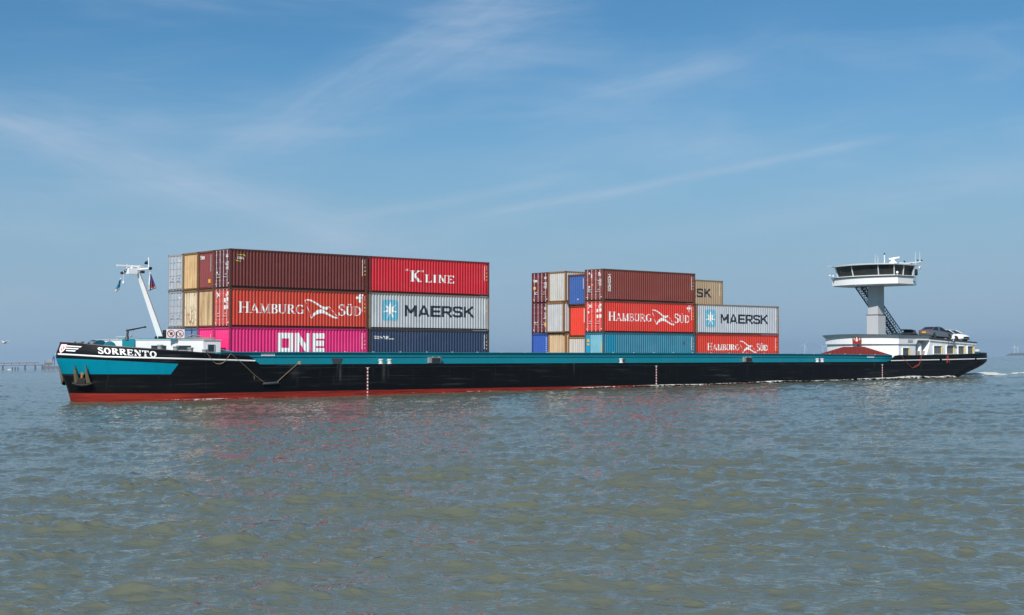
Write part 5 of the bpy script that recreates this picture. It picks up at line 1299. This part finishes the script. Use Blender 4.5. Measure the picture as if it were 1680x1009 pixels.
b = MB(); b.tube([(1.5, 0, 9.6), (1.5, 0, 13)], .25, 6); b.build('lamp_post', js, o)
# small white boat behind the pier
q, a = facing(15, 1960)
o = thing('motor_boat', 'small white boat lying among the piles of the pier', 'boat', T(q.x, q.y, 0) @ Matrix.Rotation(-a, 4, 'Z'), ship=False)
b = MB(); b.prism([(-2.6, -.8), (2.2, -.9), (3.0, 0), (2.2, .9), (-2.6, .8)], -.2, .9, [(-2.8, -1), (2.4, -1.1), (3.6, 0), (2.4, 1.1), (-2.8, 1)]); b.build('hull', WHITE, o)
b = MB(); b.box(-1.6, .9, -.8, .8, .902, 2.0); b.build('cabin', WHITE, o); b = MB(); b.box(-1.0, .5, -.83, -.81, 1.3, 1.7); b.build('window', GLASS, o)
# low far bank, turbines, ship
def bank():
    rg = np.random.RandomState(4)
    a0_, a1_ = YAW + math.atan((1647 - 840) / F), YAW + math.atan((1880 - 840) / F)
    N = 120; vs = []; fs = []
    for i in range(N + 1):
        f = i / N; a_ = a0_ + (a1_ - a0_) * f; h_ = 17 * min(1, f * 22) * (.82 + .18 * rg.rand())
        for d_, z_ in ((8960, -1), (9000, h_ * .7), (9100, h_), (9500, h_ * .9), (9900, -1)):
            vs.append((CAM.x + d_ * math.sin(a_), CAM.y + d_ * math.cos(a_), z_))
    for i in range(N):
        for k in range(4): fs.append((i * 5 + k, i * 5 + k + 1, i * 5 + 6 + k, i * 5 + 5 + k))
    me = bpy.data.meshes.new('far_shore'); me.from_pydata(vs, [], fs); me.materials.append(paint('far_bank', (.09, .10, .09), 0, .4, .9, tscale=.01)); me.update()
    o_ = link('far_shore', me); tag(o_, 'low dark bank on the horizon at the right edge', 'shore', None, 'structure')
bank()
def turbine(px_, d, hub, blade, rot, label):
    q, a = facing(px_, d)
    o = thing('wind_turbine', label, 'wind turbine', T(q.x, q.y, 0) @ Matrix.Rotation(-a, 4, 'Z'), 'wind turbines on the horizon', ship=False)
    b = MB(); b.tube([(0, 0, -1), (0, 0, hub)], [2.2, 1.3], 10); b.build('tower', WHITE, o)
    b = MB(); b.box(-1.6, 1.6, -4, 4, hub - 1.6, hub + 1.6); b.build('nacelle', WHITE, o)
    for k in range(3):
        t_ = R(rot + 120 * k); b = MB(); b.tube([(0, -4.4, hub), (blade * .3 * math.cos(t_), -4.4, hub + blade * .3 * math.sin(t_)), (blade * math.cos(t_), -4.4, hub + blade * math.sin(t_))], [.9, 1.5, .3], 6); b.build('blade', WHITE, o)
turbine(1319, 11500, 104, 44, 55, 'pale wind turbine between the after stack and the white house')
turbine(1349, 13000, 98, 44, 20, 'faint wind turbine just left of the white after house')
turbine(1663, 11000, 64, 22, 95, 'white wind turbine on the far bank, left of its neighbour')
turbine(1668.5, 12500, 66, 22, 40, 'white wind turbine on the far bank nearest the ship')
q, a = facing(1690, 3400)
o = thing('distant_ship', 'tall white ship at the right edge of the horizon', 'ship', T(q.x, q.y, 0) @ Matrix.Rotation(-a, 4, 'Z'), ship=False)
b = MB(); b.prism([(-14, -6), (16, -6), (24, 0), (16, 6), (-14, 6)], -1, 5, [(-15, -6), (18, -6), (28, 0), (18, 6), (-15, 6)]); b.build('hull', paint('dark_ship_hull', (.06, .07, .09), 0, .2), o)
b = MB(); b.box(-11, 6, -5, 5, 5.01, 14); b.box(-14, -11.1, -5, 5, 13, 20); b.box(-11, 8, -5.4, 5.4, 14.01, 20.5); b.build('superstructure', WHITE, o)
b = MB()
for z in (15.3, 17.8): b.box(-10, 7, -5.46, -5.42, z, z + 1.2)
b.build('window', GLASS, o)
# gull
q, a = facing(7, 118)
g = MB(); zz = 4.45
g.tube([(-.22, 0, 0), (-.1, 0, .02), (.08, 0, .03), (.2, 0, .04), (.27, 0, .03)], [.02, .06, .07, .045, .01], 8)
for s_ in (-1, 1): g.add([(-.06, 0, .05), (.1, 0, .05), (.06, s_ * .3, .2), (-.04, s_ * .62, .12), (-.08, s_ * .3, .18), (-.06, 0, .03), (.1, 0, .03), (.05, s_ * .3, .17), (-.07, s_ * .3, .155)], [(0, 1, 2, 4), (4, 2, 3), (5, 8, 7, 6), (8, 3, 7), (1, 6, 7, 2), (0, 4, 8, 5), (2, 7, 3), (4, 3, 8)])
gm = g.build('gull', WHITE, None, 40); gm.matrix_world = T(q.x, q.y, zz) @ Matrix.Rotation(R(200), 4, 'Z'); tag(gm, 'small white gull flying low at the left edge', 'gull')

# ------------------------------------------------------------------ haze over the river
hz = MB(); hz.box(CAM.x - 900, CAM.x + 13000, CAM.y - 900, CAM.y + 13000, -2, 160)
HZ = True
if HZ:
    m = bpy.data.materials.new('haze_air'); m.use_nodes = True
    t = NT(m.node_tree); t.n.remove(t.n['Principled BSDF'])
    pv = t.node('ShaderNodeVolumePrincipled'); pv.inputs['Color'].default_value = (.55, .78, 1.0, 1); pv.inputs['Density'].default_value = .00006; pv.inputs['Anisotropy'].default_value = .2
    t.l.new(pv.outputs[0], t.n['Material Output'].inputs['Volume'])
    o = hz.build('haze', m); tag(o, 'thin pale haze over the river', None, None, 'stuff'); o['category'] = 'haze'
